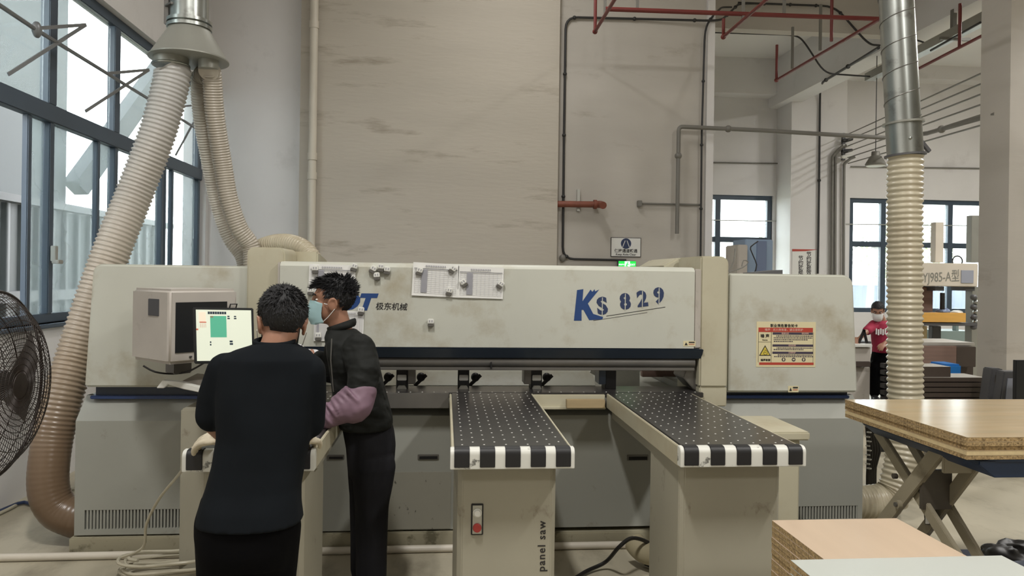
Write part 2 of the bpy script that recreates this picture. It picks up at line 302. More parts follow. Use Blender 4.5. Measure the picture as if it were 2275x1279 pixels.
def flat(u0, u1, v0, v1, Y, th=0.001):   # pixel rectangle on a plane facing the camera side, as box limits
    a = P(u0, v0, Y=Y); b = P(u1, v1, Y=Y); return (min(a.x, b.x), max(a.x, b.x), Y - th, Y, min(a.z, b.z), max(a.z, b.z))
def hose(name, pts, r, pitch, amp, m, parent=None, n=24, fade=None):
    path = resample(smooth_path(pts, 0.02), pitch / 5); b = MB()
    def rad(i):
        a = amp * (fade(path[i]) if fade else 1.0)
        c = math.cos(2 * PI * i / 5); return r + a * c
    b.tube(path, rad, n); return b.build(name, m, parent, ang=75)
# ================================================================== SETTING
def sbox(name, m, *b, parent=None, bevel=0):
    o = MB().box(*b).build(name, m, parent, bevel=bevel)
    return o if parent else struct(o)
XW = -3.02
sbox('floor', 'floor', -3.3, 18.2, -8, 16.3, -0.2, 0)
sbox('ceiling', 'ceil', -3.3, 18.2, -8, 16.3, 6.5, 6.7)
WY0, WY1, WZ0, WZ1 = 3.6, 9.6, 1.24, 4.02
b = MB(); b.box(-3.3, XW, -8, 9.7, 0, WZ0); b.box(-3.3, XW, -8, 9.7, WZ1, 6.5); b.box(-3.3, XW, -8, WY0, WZ0, WZ1); b.box(-3.3, XW, WY1, 9.7, WZ0, WZ1)
struct(b.build('wall_left', 'wallwhite'))
xa = P(672, 300, Y=9.7).x; xb = P(1240, 300, Y=9.55).x; xc = P(1582, 300, Y=9.7).x
b = MB(); b.box(-3.3, xa, 9.7, 10, 0, 6.5); struct(b.build('wall_back', 'wallwhite'))
b = MB(); b.box(xa, xb, 9.52, 10, 0, 6.5); struct(b.build('wall_back_middle', 'wallscuff'))
b = MB(); b.box(xb, xc, 9.7, 10, 0, 6.5); struct(b.build('wall_back_right', 'wall'))
sbox('trim_1', 'wallwhite', xc - 0.1, xc, 9.64, 9.7, 0, 6.5)
sbox('wall_inner', 'wallwhite', xc - 0.3, xc, 10, 16, 0, 6.5)
sbox('wall_right', 'wall', 18, 18.3, -8, 16.3, 0, 6.5)
sbox('wall_front', 'wall', -3.3, 18.3, -8.3, -8, 0, 6.5)
# far wall with three window openings
YF = 16.0
def FX(u, v=480): return P(u, v, Y=YF).x
def FZ(v, u=1800): return P(u, v, Y=YF).z
w2 = (FX(1540), FX(1717)); w3 = (FX(1888), FX(2230)); w4 = (FX(2420), FX(2720)); zt2 = FZ(433, 1640); zt3 = FZ(440, 2000); ZS = 0.95
b = MB(); xs = [xc, w2[0], w2[1], w3[0], w3[1], w4[0], w4[1], 18]
b.box(xs[0], 18, YF, YF + 0.3, 0, ZS); b.box(xs[0], 18, YF, YF + 0.3, zt2, 6.5)
for i in (0, 2, 4, 6): b.box(xs[i], xs[i + 1], YF, YF + 0.3, ZS, zt2)
struct(b.build('wall_far', 'wallwhite'))
# beams, columns
sbox('trim_2', 'wall', xc, 7.17, 11.0, 11.2, 5.51, 6.5)                       # cross beam
sbox('trim_3', 'wallwhite', 7.17, 7.6, -6, 16, 5.5, 6.5)                     # long beam on the column
sbox('trim_4', 'wallwhite', xc, 7.17, 15.6, 16, 5.72, 6.5)
sbox('trim_5', 'wallwhite', 8.4, 18, 15.6, 16, 6.2, 6.5)
sbox('trim_6', 'wallwhite', xc, FX(1738, 300), 15.9, 16, FZ(203, 1650), FZ(198, 1650))
cx0 = P(1757, 400, Y=15.3).x; cx1 = P(1880, 400, Y=15.3).x
col = sbox('column_far', 'wallwhite', cx0, cx1, 15.3, 16, 0, 6.5)
px0 = P(2243, 300, Y=7.2).x
sbox('column_near', 'wall', px0, px0 + 0.8, 7.2, 7.63, 0, 6.5)
# left window
wl = thing('window_1', 'tall left window wall of dark frames with dusty panes', 'window', (-3.1, 6.4, 2.6)); struct(wl)
del wl['category']; del wl['label']
FX0, FX1 = -3.145, -3.085
MY = [3.75, 4.92, 6.07, 7.2, 8.34, 9.52]
def wf(name, *b): return MB().box(*b).build(name, 'winframe', wl, bevel=0.006)
wf('head_rail', FX0, FX1, WY0, WY1, 3.92, WZ1); wf('sill_rail', FX0, FX1, WY0, WY1, WZ0, WZ0 + 0.07); wf('transom', FX0, FX1 + 0.02, WY0, WY1, 2.8, 2.94)
wf('sill', -3.12, -2.98, WY0, WY1, WZ0 - 0.03, WZ0)
for i, y in enumerate(MY):
    w = 0.06
    wf('mullion', FX0, FX1 + 0.01, y - w, y + w, 2.94, 3.92)
    wf('mullion', FX0, FX1 + 0.01, y - 0.035, y + 0.035, WZ0 + 0.07, 2.8)
for y0, y1 in zip(MY, MY[1:]):
    MB().box(-3.125, -3.115, y0 + 0.07, y1 - 0.07, 2.94, 3.92).build('pane', 'glass', wl)
for y in (5.78, 6.87, 8.44, 8.66): wf('sash_stile', FX0 + 0.015, FX1, y - 0.028, y + 0.028, WZ0 + 0.07, 2.8)
for y0, y1 in ((5.82, 6.02), (6.12, 6.83), (6.91, 7.15), (7.25, 8.29), (8.48, 8.62), (8.7, 9.47)):
    MB().box(-3.125, -3.115, y0, y1, WZ0 + 0.07, 2.8).build('pane', 'glasslow', wl)
h = MB(); h.box(-3.07, -3.03, 6.05, 6.09, 1.72, 1.84); h.box(-3.05, -3.0, 6.03, 6.11, 1.7, 1.73); h.build('window_latch', 'alu', wl, bevel=0.004)
# far windows
def farwin(n, x0, x1, zt, mull, ztr):
    w = thing('window_%d' % n, '', '', ((x0 + x1) / 2, YF + 0.1, 2)); struct(w); del w['label']; del w['category']
    y0, y1 = YF + 0.06, YF + 0.16
    def fb(nm, *b): MB().box(*b).build(nm, 'winframe', w)
    fb('head_rail', x0, x1, y0, y1, zt - 0.1, zt); fb('sill_rail', x0, x1, y0, y1, ZS, ZS + 0.1); fb('transom', x0, x1, y0, y1, ztr - 0.06, ztr + 0.06)
    xs = [x0 + 0.05] + mull + [x1 - 0.05]
    for x in xs: fb('mullion', x - 0.06, x + 0.06, y0 - 0.01, y1, ZS + 0.1, zt - 0.1)
    for a, c in zip(xs, xs[1:]):
        MB().box(a + 0.06, c - 0.06, y0 + 0.045, y0 + 0.055, ztr + 0.06, zt - 0.1).build('pane', 'glass', w)
        MB().box(a + 0.06, c - 0.06, y0 + 0.045, y0 + 0.055, ZS + 0.1, ztr - 0.06).build('pane', 'glass', w)
    return w
farwin(2, w2[0], w2[1], zt2, [FX(1597)], FZ(532, 1650))
farwin(3, w3[0], w3[1], zt2, [FX(1966), FX(2040), FX(2115)], FZ(543, 2000))
farwin(4, w4[0], w4[1], zt2, [FX(2570)], FZ(543, 2000))
# ------------------------------------------------------------------ outdoors
gr = MB().box(-60, 60, -40, 80, -0.35, -0.25).build('ground_outside', 'ground'); struct(gr)
t = thing('outbuilding', 'tall grey building with overhanging eave outside the left window', 'building', (-7.5, 12, -0.25))
a = P(150, 160, X=-6.2); e = a.y
MB().box(-9, -6.2, 2, e, -0.25, 9).build('wall_block', 'extgrey', t)
MB().prism([(-6.2, 6.6), (-4.6, 7.2), (-4.6, 7.35), (-6.2, 6.9)], 'y', 3, e + 3.2).build('eave', 'extsteel', t)
MB().bar((-6.1, e + 0.1, 3), (-5.0, e + 2.8, 6.9), 0.3, 0.3).build('brace', 'extgrey', t)
t = thing('cladding_fence', 'pale ribbed metal fence running outside the left window', 'fence', (-4.6, 9, -0.25))
for k in range(26):
    y = 6.3 + k * 0.3
    b = MB(); b.prism([(-4.6, y), (-4.57, y + 0.04), (-4.57, y + 0.11), (-4.6, y + 0.15), (-4.6, y + 0.3), (-4.63, y + 0.3), (-4.63, y)], 'z', -0.25, 2.35 if y < 12.5 else 1.2); b.build('rib_panel', 'corr', t)
b = MB(); b.box(-4.66, -4.5, 6.3, 12.7, 2.36, 2.44); b.build('top_rail', 'extsteel', t)
b = MB(); b.box(-4.64, -4.52, 6.3, 14.0, 1.3, 1.42); b.build('low_rail', 'extsteel', t)
t = thing('container', 'dark metal container standing close outside the open left pane', 'container', (-4.4, 5.0, -0.25))
b = MB(); b.box(-5.4, -4.1, 3.6, 6.3, -0.2, 2.2); b.build('body', 'extdark', t, bevel=0.02)
b = MB(); b.box(-4.12, -4.06, 3.6, 6.3, 2.2, 2.55); b.build('header_plate', 'corr', t)
for y in (4.3, 5.0, 5.7): MB().ell((-4.06, y, 2.38), (0.02, 0.2, 0.1)).build('slot_hole', 'extdark', t)
for y in (4.0, 5.15, 6.28): MB().box(-4.1, -4.05, y - 0.03, y + 0.03, -0.2, 2.2).build('door_edge', 'extsteel', t)
b = MB(); b.box(-5.2, -4.2, 3.6, 6.2, 2.55, 3.1); b.build('upper_box', 'extsteel', t, bevel=0.02)
b = MB(); b.box(-5.0, -4.3, 3.6, 6.0, 3.12, 3.3); b.build('grey_slab', 'extgrey', t)
# greenery, hoarding, pole beyond the far windows
def tree(label, x, y, hgt, r, n, m):
    t = thing('leafy_tree', label, 'tree', (x, y, -0.25), 'trees beyond the far windows')
    MB().limb([(x, y, -0.3), (x + 0.1, y, hgt * 0.4), (x - 0.1, y, hgt * 0.7)], [0.14, 0.1, 0.06], 8, 0.3).build('trunk', 'bark', t)
    b = MB(); rn = random.Random(int(x * 10))
    for k in range(n):
        d = Vector((rn.gauss(0, 1), rn.gauss(0, 1), rn.gauss(0, 1))).normalized() * (r * rn.random() ** 0.4)
        c = Vector((x, y, hgt * 0.7)) + Vector((d.x, d.y, d.z * 0.9)); s = rn.uniform(0.08, 0.16); u = Vector((rn.uniform(-1, 1), rn.uniform(-1, 1), rn.uniform(-1, 1))).normalized(); w = u.orthogonal().normalized()
        b.bm.faces.new([b.bm.verts.new(c + q) for q in (-u * s, w * s * 0.5, u * s, -w * s * 0.5)])
    stuff(b.build('foliage', m, t, smooth=False))
tree('bushy yellow-green tree left of the leaning pole outside', 12.2, 25, 3.4, 1.5, 1500, 'leaf')
tree('green tree behind the utility pole, past the corrugated hose', 14.2, 27.5, 3.6, 1.5, 1300, 'leaf2')
tree('leafy tree seen beyond the press, far right window', 19.6, 30, 4.2, 1.8, 1300, 'leaf')
t = thing('blue_hoarding', 'blue ribbed hoarding fence outside the far window', 'fence', (11.5, 20, -0.25))
for k in range(22):
    x = 8.8 + k * 0.5; b = MB(); b.prism([(x, 20), (x + 0.2, 20), (x + 0.25, 19.95), (x + 0.45, 19.95), (x + 0.5, 20), (x + 0.5, 20.03), (x, 20.03)], 'z', -0.25, 1.55); b.build('hoarding_panel', 'bluefence', t)
pp0 = P(1928, 720, Y=19); pp1 = P(1945, 520, Y=19)
t = thing('utility_pole', 'leaning pale utility pole outside the far window', 'pole', (pp0.x, 19, -0.25))
d = (pp1 - pp0) / (pp1.z - pp0.z); base = pp0 + d * (-0.25 - pp0.z)
MB().cyl(base, base + d * 3.35, 0.1, 0.08).build('pole_shaft', 'postgrey', t)
MB().tube([base + d * 3.3, P(1888, 560, Y=19)], 0.03, 8).build('stay_wire', 'postgrey', t)
# ================================================================== PANEL SAW
YM = 4.5
saw = thing('panel_saw', 'large off-white and blue beam panel saw spanning the hall', 'machine', (0.27, 4.5, 0))
def sp(name, m, b, bevel=0.0, seg=2, parent=None): return b.build(name, m, parent or saw, bevel=bevel, seg=seg)
def rounded(x0, x1, z0, z1, r, corners):   # polygon in x,z with rounded corners named in 'tl tr bl br'
    pts = []
    for nm, cx, cz, a0 in (('br', x1, z0, -90), ('tr', x1, z1, 0), ('tl', x0, z1, 90), ('bl', x0, z0, 180)):
        if nm in corners:
            ox = cx - r if 'r' in nm else cx + r; oz = cz - r if 't' in nm else cz + r
            for k in range(7): a = math.radians(a0 + 15 * k); pts.append((ox + r * math.cos(a), oz + r * math.sin(a)))
        else: pts.append((cx, cz))
    return pts
def cabinet_lower(name, x0, x1, vx0, vx1, vz0, vz1, n, m):
    # front skin with a real louvre opening; slats inside it
    yk = YM + 0.13; z0, zk, zt = 0.11, 0.775, 0.905
    b = MB(); b.prism([(YM + 0.03, z0), (YM + 0.03, zk - 0.01), (yk, zt), (YM + 1.7, zt), (YM + 1.7, z0)], 'x', x0 + 0.004, x1 - 0.004)
    b.box(x0, x1, YM, YM + 0.03, z0, vz0); b.box(x0, x1, YM, YM + 0.03, vz1, zk); b.box(x0, vx0, YM, YM + 0.03, vz0, vz1); b.box(vx1, x1, YM, YM + 0.03, vz0, vz1)
    b.prism([(YM, zk), (YM + 0.03, zk), (yk + 0.03, zt), (yk, zt)], 'x', x0, x1)
    c = sp(name, m, b)
    vent = sp('vent', 'dark', MB().box(vx0, vx1, YM + 0.022, YM + 0.029, vz0, vz1))
    step = (vx1 - vx0) / n; me = None
    for k in range(n):
        x = vx0 + step * (k + 0.5)
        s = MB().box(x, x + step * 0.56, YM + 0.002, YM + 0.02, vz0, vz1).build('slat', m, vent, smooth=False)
    return c
a0 = P(188, 1133, Y=YM); a1 = P(440, 1172, Y=YM)
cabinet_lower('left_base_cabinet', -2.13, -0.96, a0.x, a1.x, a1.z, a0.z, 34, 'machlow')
a0 = P(1775, 1128, Y=YM); a1 = P(1905, 1152, Y=YM)
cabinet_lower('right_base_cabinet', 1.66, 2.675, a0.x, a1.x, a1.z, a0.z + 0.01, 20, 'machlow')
# middle body between the cabinets
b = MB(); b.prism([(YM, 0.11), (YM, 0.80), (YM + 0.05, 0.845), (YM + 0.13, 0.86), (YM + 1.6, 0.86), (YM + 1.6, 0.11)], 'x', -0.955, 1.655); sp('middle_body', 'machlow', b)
b = MB(); b.box(-0.45, 0.05, YM - 0.003, YM, 0.115, 0.46); lab(sp('splashed_panel', 'speckle', b), 'enamel panel speckled with dark splashes')
for u0, u1, v0, v1 in ((928, 975, 1009, 1020), (1393, 1440, 1010, 1022), (728, 765, 1010, 1020)):
    x0, x1, y0, y1, z0, z1 = flat(u0, u1, v0, v1, YM)
    b = MB(); b.box(x0, x1, YM - 0.006, YM, z0, z1); hd = sp('grip_slot', 'rail', b, 0.002); MB().box(x0 + 0.01, x1 - 0.008, YM - 0.008, YM - 0.005, z0 + 0.004, z1 - 0.01).build('slot_painted_shadow', 'dark', hd)  # solid dark strip on the plate, the slot's shadow put into its colour
b = MB(); b.box(-2.15, 0.55, YM - 0.02, YM + 0.1, 0.0, 0.1); b.box(0.55, 2.67, YM - 0.02, YM + 0.1, 0.0, 0.085); sp('plinth', 'plinth', b, 0.006)
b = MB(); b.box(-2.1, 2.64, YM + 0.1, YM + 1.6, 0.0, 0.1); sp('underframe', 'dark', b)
for x in (-2.05, 2.5): MB().cyl((x, YM + 0.08, 0), (x, YM + 0.08, 0.03), 0.05).build('levelling_foot', 'rail', saw)
# blue bands
for nm, x0, x1 in (('l', -2.085, -1.2), ('r', 1.775, 2.62)):
    sp('blue_band', 'navy', MB().box(x0 + 0.02, x1, YM + 0.1, YM + 1.5, 0.905, 0.975)); sp('blue_strip', 'blue', MB().box(x0, x1, YM + 0.07, YM + 1.5, 0.89, 0.91), 0.004)
# upper cabinets (rounded towards the outer top corner)
def tilt(pts, x0, side, k=0.04):
    return [(x + (side * k * (z - 0.97) / 0.72 if abs(x - x0) < 0.16 else 0), z) for x, z in pts]
b = MB(); b.prism(tilt(rounded(-2.095, -1.12, 0.968, 1.69, 0.05, ('tl',)), -2.095, 1), 'y', YM + 0.02, YM + 1.5); sp('left_hood', 'mach', b, 0.012, 3)
b = MB(); b.prism(tilt(rounded(1.775, 2.645, 0.937, 1.69, 0.07, ('tr',)), 2.645, -1), 'y', YM + 0.02, YM + 1.5); sp('right_hood', 'mach', b, 0.012, 3)
# uprights at both beam ends
pl0 = P(552, 600, Y=YM - 0.02).x; pl1 = P(625, 600, Y=YM - 0.02).x; zt = P(585, 549, Y=YM - 0.02).z
b = MB(); b.prism(rounded(pl0 - 0.01, pl1 + 0.02, 0.86, zt, 0.04, ('tl', 'tr')), 'y', YM - 0.02, YM + 0.34); sp('left_upright', 'cream', b, 0.01, 2)
b = MB(); b.prism([(YM + 0.34, 0.9), (YM + 0.34, zt - 0.01), (YM + 0.7, zt - 0.05), (YM + 1.1, zt - 0.25), (YM + 1.1, 0.9)], 'x', pl0, pl1 + 0.15); sp('left_upright_cover', 'cream', b, 0.01)
pr0 = P(1556, 700, Y=YM - 0.05).x; pr1 = P(1618, 700, Y=YM - 0.05).x; ztr = P(1590, 569, Y=YM - 0.05).z; zmid = P(1590, 860, Y=YM - 0.05).z
b = MB(); b.prism(rounded(pr0, pr1, zmid, ztr, 0.05, ('tr',)), 'y', YM - 0.05, YM + 0.4); sp('right_upright', 'cream', b, 0.01, 2)
b = MB(); b.box(pr0 + 0.003, pr1, YM - 0.045, YM + 0.4, 0.86, zmid); sp('right_upright_foot', 'cream', b, 0.006)
xr = P(1475, 590, Y=YM + 0.4).x
b = MB(); b.prism([(xr, 1.2), (xr, ztr - 0.06), (pr0, ztr), (pr0 + 0.06, ztr), (pr0 + 0.06, 1.2)], 'y', YM + 0.42, YM + 1.1); sp('right_upright_cover', 'cream', b, 0.012)
# pressure beam
bx0, bx1 = -0.982, 1.585; BY = YM - 0.07
b = MB(); b.prism([(BY, 1.222), (BY, 1.695), (BY + 0.02, 1.716), (BY + 0.06, 1.722), (BY + 0.42, 1.722), (BY + 0.42, 1.222)], 'x', bx0 + 0.015, bx1 - 0.055); beam = sp('beam_cover', 'mach', b)
b = MB(); b.prism([(bx1 - 0.054, BY + 0.001), (bx1, BY + 0.03), (bx1, BY + 0.42), (bx1 - 0.054, BY + 0.42)], 'z', 1.222, 1.712); sp('beam_end_cap', 'boxwhite', b, 0.006)
b = MB(); b.box(bx0 + 0.0, bx0 + 0.014, BY + 0.01, BY + 0.42, 1.222, 1.716); sp('beam_end_cap', 'boxwhite', b, 0.004)
b = MB(); b.prism([(BY - 0.012, 1.218), (BY + 0.03, 1.155), (BY + 0.3, 1.155), (BY + 0.3, 1.218)], 'x', bx0, bx1 + 0.005); lab(sp('fascia', 'fascia', b, 0.004), 'dark slate-blue fascia')
b = MB(); b.tube([(bx0 + 0.02, BY + 0.075, 1.128), (bx1 - 0.03, BY + 0.075, 1.128)], 0.034, 20); b.box(bx0 + 0.02, bx1 - 0.03, BY + 0.06, BY + 0.22, 1.095, 1.15); sp('clamp_rail', 'rail', b)
b = MB(); b.box(bx0 + 0.02, bx1 - 0.03, BY + 0.05, BY + 0.2, 1.078, 1.096); sp('clamp_foot_strip', 'rail', b, 0.003)
b = MB(); b.prism([(bx1 - 0.09, 1.03), (bx1 - 0.02, 0.955), (bx1 + 0.01, 0.955), (bx1 + 0.01, 1.2), (bx1 - 0.03, 1.2)], 'y', BY + 0.09, BY + 0.3); sp('beam_bracket', 'rail', b, 0.004)
tk = P(1092, 803, Y=BY); MB().box(tk.x - 0.004, tk.x + 0.004, BY + 0.015, BY + 0.05, 1.09, 1.13).build('scale_mark', 'dark', saw)
# work table strip, grippers, rear table seen through the gap
TZ = 0.95
b = MB(); b.box(-0.96, pr0 + 0.02, 4.43, 4.7, TZ - 0.03, TZ); sp('table_strip', 'tabletop', b, 0.003)
b = MB(); b.box(-0.5, 0.03, 4.41, 4.43, 0.86, TZ); sp('front_apron', 'rail', b, 0.003)
b = MB(); b.box(0.53, 0.975, 4.415, 4.44, 0.86, TZ - 0.01); b.box(0.53, 0.975, 4.39, 4.43, 0.855, 0.87); sp('front_channel', 'cream', b, 0.003)
b = MB()
for k in range(36):
    x = -0.9 + k * 0.07
    b.cyl((x, 4.455, TZ - 0.001), (x, 4.455, TZ + 0.0015), 0.0045, n=8)
stuff(sp('strip_nozzles', 'white', b))
yg = 4.6
for i, (u, side, tall) in enumerate(((893, 1, 0), (1030, 0, 0), (1192, -1, 0), (1357, -1, 1))):
    x = P(u, 845, Y=yg).x
    g = sp('gripper', 'black', MB().box(x - 0.035, x + 0.035, yg, yg + 0.12, TZ - 0.02, 1.14), 0.004)
    if side: MB().box(x + side * 0.06 - 0.022, x + side * 0.06 + 0.022, yg - 0.03, yg + 0.1, TZ + 0.03, 1.12).build('gripper_cheek', 'rail' if not tall else 'fascia', g, bevel=0.003)
    if not tall:
        MB().box(x - 0.028, x + 0.028, yg - 0.012, yg, 1.0, 1.035).build('gripper_plate', 'white', g, bevel=0.003)
        MB().prism([(x - 0.03, TZ + 0.0), (x + 0.03, TZ + 0.0), (x + 0.02, TZ + 0.022), (x - 0.02, TZ + 0.022)], 'y', yg - 0.03, yg - 0.002).build('gripper_finger', 'alu', g, bevel=0.002)
for u in (862, 935, 1056, 1215):
    x = P(u, 848, Y=4.85).x; q = sp('sprocket', 'black', MB().ell((x, 4.86, 0.985), (0.03, 0.03, 0.03), seg=10, rings=8)); MB().bar((x - 0.04, 4.85, 0.93), (x + 0.035, 4.85, 1.0), 0.02, 0.022).build('sprocket_arm', 'black', q)
b = MB(); b.prism([(5.5, 0.955), (5.62, 1.07), (5.66, 1.07), (5.54, 0.95)], 'x', -0.9, 1.0); sp('rear_panel', 'cream', b, 0.004); b = MB(); b.prism([(5.3, 0.862), (5.44, 0.952), (5.48, 0.952), (5.34, 0.862)], 'x', -0.9, 1.1); sp('rear_panel', 'mach', b, 0.004)
b = MB(); b.bar((1.02, 5.1, 1.0), (1.2, 5.1, 0.9), 0.03, 0.03); sp('rear_guide', 'white', b); sp('rear_block', 'white', MB().box(1.22, 1.4, 5.2, 5.26, 0.87, 1.0), 0.004); sp('rear_bar', 'walnut', MB().box(1.5, 1.95, 5.5, 5.56, 0.9, 1.05), 0.004)
# side stand by the right cabinet
xs0 = P(1640, 935, Y=4.3).x
b = MB(); b.hexa([(1.6, 3.72, 0.81), (1.92, 3.72, 0.81), (1.92, 4.18, 0.81), (1.6, 4.18, 0.81), (1.6, 3.72, 0.855), (1.92, 3.72, 0.855), (1.92, 4.18, 0.855), (1.6, 4.18, 0.855)]); sp('stand_top', 'cream', b, 0.008)
b = MB(); b.box(1.6, 1.885, 3.76, 4.15, 0.0, 0.81); sp('stand_body', 'cream', b, 0.01)
# wooden block left on the channel
x0, x1, y0, y1, z0, z1 = flat(1257, 1341, 893, 913, 4.38)
tag(MB().box(x0, x1, 4.34, 4.385, 0.872, 0.872 + (z1 - z0) * 0.9).build('wooden_block', 'wood', bevel=0.002), 'small wooden offcut on the channel between the two tables', 'wood')
# scale stickers
def sticker(u0, u1, v0, v1, Y, red=False):
    x0, x1, y0, y1, z0, z1 = flat(u0, u1, v0, v1, Y, 0.0015); s = MB().box(x0, x1, y0, y1, z0, z1).build('maker_sticker', 'yellowcard', saw); w = x1 - x0; hh = z1 - z0
    MB().box(x0 + w * 0.45, x1 - w * 0.08, y0 - 0.0008, y0, z0 + hh * 0.62, z0 + hh * 0.86).build('printed_bar', 'ink', s); MB().prism([(x0 + w * 0.1, z0 + hh * 0.2), (x0 + w * 0.36, z0 + hh * 0.2), (x0 + w * 0.23, z0 + hh * 0.75)], 'y', y0 - 0.0008, y0).build('printed_mark', 'ink', s)
    MB().box(x0 + w * 0.45, x1 - w * 0.1, y0 - 0.0008, y0, z0 + hh * 0.34, z0 + hh * 0.44).build('printed_bar', 'red', s)
sticker(1518, 1545, 757, 769, BY); sticker(1751, 1774, 857, 871, YM + 0.02)
mk = P(1742, 880, Y=YM + 0.16); MB().prism([(mk.x - 0.08, 0.935), (mk.x + 0.09, 0.935), (mk.x + 0.0, 0.965)], 'y', YM + 0.165, YM + 0.172).build('red_mark', 'redbtn', saw)
# ---- lettering on the beam
def BP(u, v): return P(u, v, Y=BY)
k = [(1275, 712), (1282, 644), (1296, 642), (1294, 669), (1312, 643), (1316, 648), (1321, 642), (1322, 647), (1331, 643), (1306, 674), (1318, 697), (1340, 704), (1338, 709), (1309, 711), (1296, 688), (1292, 688), (1292, 712)]
b = MB(); b.prism([(BP(u, v).x, BP(u, v).z) for u, v in k], 'y', BY - 0.0012, BY); lt = b.build('letter_k', 'logoblue', saw); lab(lt, 'large brushed blue letter K')
pxm = (BP(1400, 680) - BP(1300, 680)).length / 100
def glyph(ch, u, v, hpx, rot=-0.1):
    o = BP(u, v) - Vector((0, 0.0008, 0)); q = math.radians(7)
    g = text(ch, hpx * pxm / 0.72, 'logodark', saw, o, (math.cos(q), 0, math.sin(q)), (-math.sin(q), 0, math.cos(q)), bold=0.006, name='stencil_character')
    MB().box(o.x - 0.0025, o.x + 0.0025, BY - 0.0024, BY - 0.0014, o.z - hpx * pxm * 0.56, o.z + hpx * pxm * 0.56).build('stencil_gap', 'mach', g)
for ch, u, v, hp in (('S', 1338, 681, 36), ('8', 1389, 671, 33), ('2', 1427, 665, 33), ('9', 1464, 658, 33)): glyph(ch, u, v, hp)
for p0, p1, w in (((1347, 702), (1478, 682), 0.004), ((1318, 712), (1438, 694), 0.0028)):
    b = MB(); b.bar(BP(*p0), BP(*p1), 0.001, w); b.build('underline', 'ink', saw)
text('JDT', 0.125, 'logoblue', saw, BP(783, 672) - Vector((0, 0.0008, 0)), bold=0.008, shear=0.28, space=1.0, name='logo_letters', sx=1.15)
for i, ch in enumerate('极东机械'): text(ch, 0.047, 'ink', saw, BP(843 + 17.6 * i, 681 + i * 0.5) - Vector((0, 0.0008, 0)), bold=0.0006, shear=0.12, name='maker_character')
# ---- noise notice card
YN = YM + 0.02
n0 = P(1681, 714, Y=YN); n1 = P(1811, 815, Y=YN)
nx, nz, nw, nh = n0.x, n1.z, n1.x - n0.x, n0.z - n1.z
card = lab(MB().box(nx, nx + nw, YN - 0.002, YN, nz, nz + nh).build('notice_card', 'yellowcard', saw), 'cream noise-hazard notice card with red bands')
YC = YN - 0.002
def cb(x0, x1, z0, z1, m, nm='printed_band', d=0.0006): return MB().box(nx + nw * x0, nx + nw * x1, YC - d, YC, nz + nh * z0, nz + nh * z1).build(nm, m, card)
def ct(s, x, z, size, m, d=0.001, **kw): text(s, size * nh, m, card, (nx + nw * x, YC - d, nz + nh * z), name='card_lettering', **kw)
ct('职业病危害告知卡', 0.46, 0.91, 0.075, 'ink', bold=0.0004, space=1.12)
cb(0.03, 0.95, 0.77, 0.87, 'red'); ct('噪声   对人体有害，请注意防护', 0.46, 0.82, 0.062, 'pink', space=1.05)
cb(0.27, 0.95, 0.715, 0.765, 'purpleink'); ct('健康危害', 0.48, 0.74, 0.042, 'pink'); ct('理化特性', 0.82, 0.74, 0.042, 'pink')
cb(0.27, 0.955, 0.45, 0.5, 'purpleink'); ct('应急处理', 0.6, 0.475, 0.042, 'pink'); cb(0.27, 0.96, 0.29, 0.34, 'purpleink'); ct('注意防护', 0.6, 0.315, 0.042, 'pink')
ct('噪 声', 0.14, 0.68, 0.09, 'ink', bold=0.0004); ct('Noise', 0.14, 0.595, 0.05, 'ink'); ct('噪声有害', 0.155, 0.15, 0.055, 'ink', bold=0.0004)
cb(0.05, 0.97, 0.045, 0.1, 'red')
for z, x0, x1 in ((0.685, 0.33, 0.93), (0.645, 0.29, 0.94), (0.605, 0.29, 0.86), (0.565, 0.29, 0.6), (0.42, 0.34, 0.93), (0.385, 0.29, 0.8), (0.265, 0.36, 0.93), (0.23, 0.3, 0.95)):
    b = MB(); x = x0; rn = random.Random(int(z * 1000))
    while x < x1:
        w = rn.uniform(0.012, 0.03); b.box(nx + nw * x, nx + nw * (x + w), YC - 0.0006, YC, nz + nh * (z - 0.011), nz + nh * (z + 0.011)); x += w + 0.008
    stuff(b.build('small_print_line', 'greyink' if z > 0.7 else 'purpleink', card))
def tri(r, m, d): MB().prism([(nx + nw * 0.145 + r * nw * math.cos(a), nz + nh * 0.325 + r * nw * math.sin(a)) for a in (PI / 2, PI * 7 / 6, PI * 11 / 6)], 'y', YC - d, YC).build('warning_triangle', m, card)
tri(0.115, 'ink', 0.0006); tri(0.088, 'warn', 0.0012)
b = MB(); b.tube([Vector((nx + nw * 0.145 + (0.008 + 0.0032 * i) * nw * math.cos(i * 0.62), YC - 0.0014, nz + nh * 0.31 + (0.008 + 0.0032 * i) * nw * math.sin(i * 0.62))) for i in range(14)], 0.0012, 6); b.build('noise_swirl', 'ink', card)
for x, sy in ((0.46, 'e'), (0.63, 'x'), (0.8, 'd')):
    c = (nx + nw * x, YC - 0.0006, nz + nh * 0.165); b = MB(); b.cyl((c[0], YC, c[2]), (c[0], YC - 0.0008, c[2]), 0.0125, n=24); d = b.build('round_pictogram', 'purpleink', card)
    b = MB(); b.ell((c[0], YC - 0.001, c[2]), ((0.0055, 0.0006, 0.0085) if sy != 'x' else (0.008, 0.0006, 0.005)), seg=10, rings=6); b.build('round_pictogram', 'yellowcard', card)
cb(0.245, 0.252, 0.1, 0.77, 'ink'); cb(0.03, 0.25, 0.545, 0.552, 'ink'); cb(0.03, 0.036, 0.1, 0.77, 'ink'); cb(0.955, 0.96, 0.1, 0.77, 'ink')
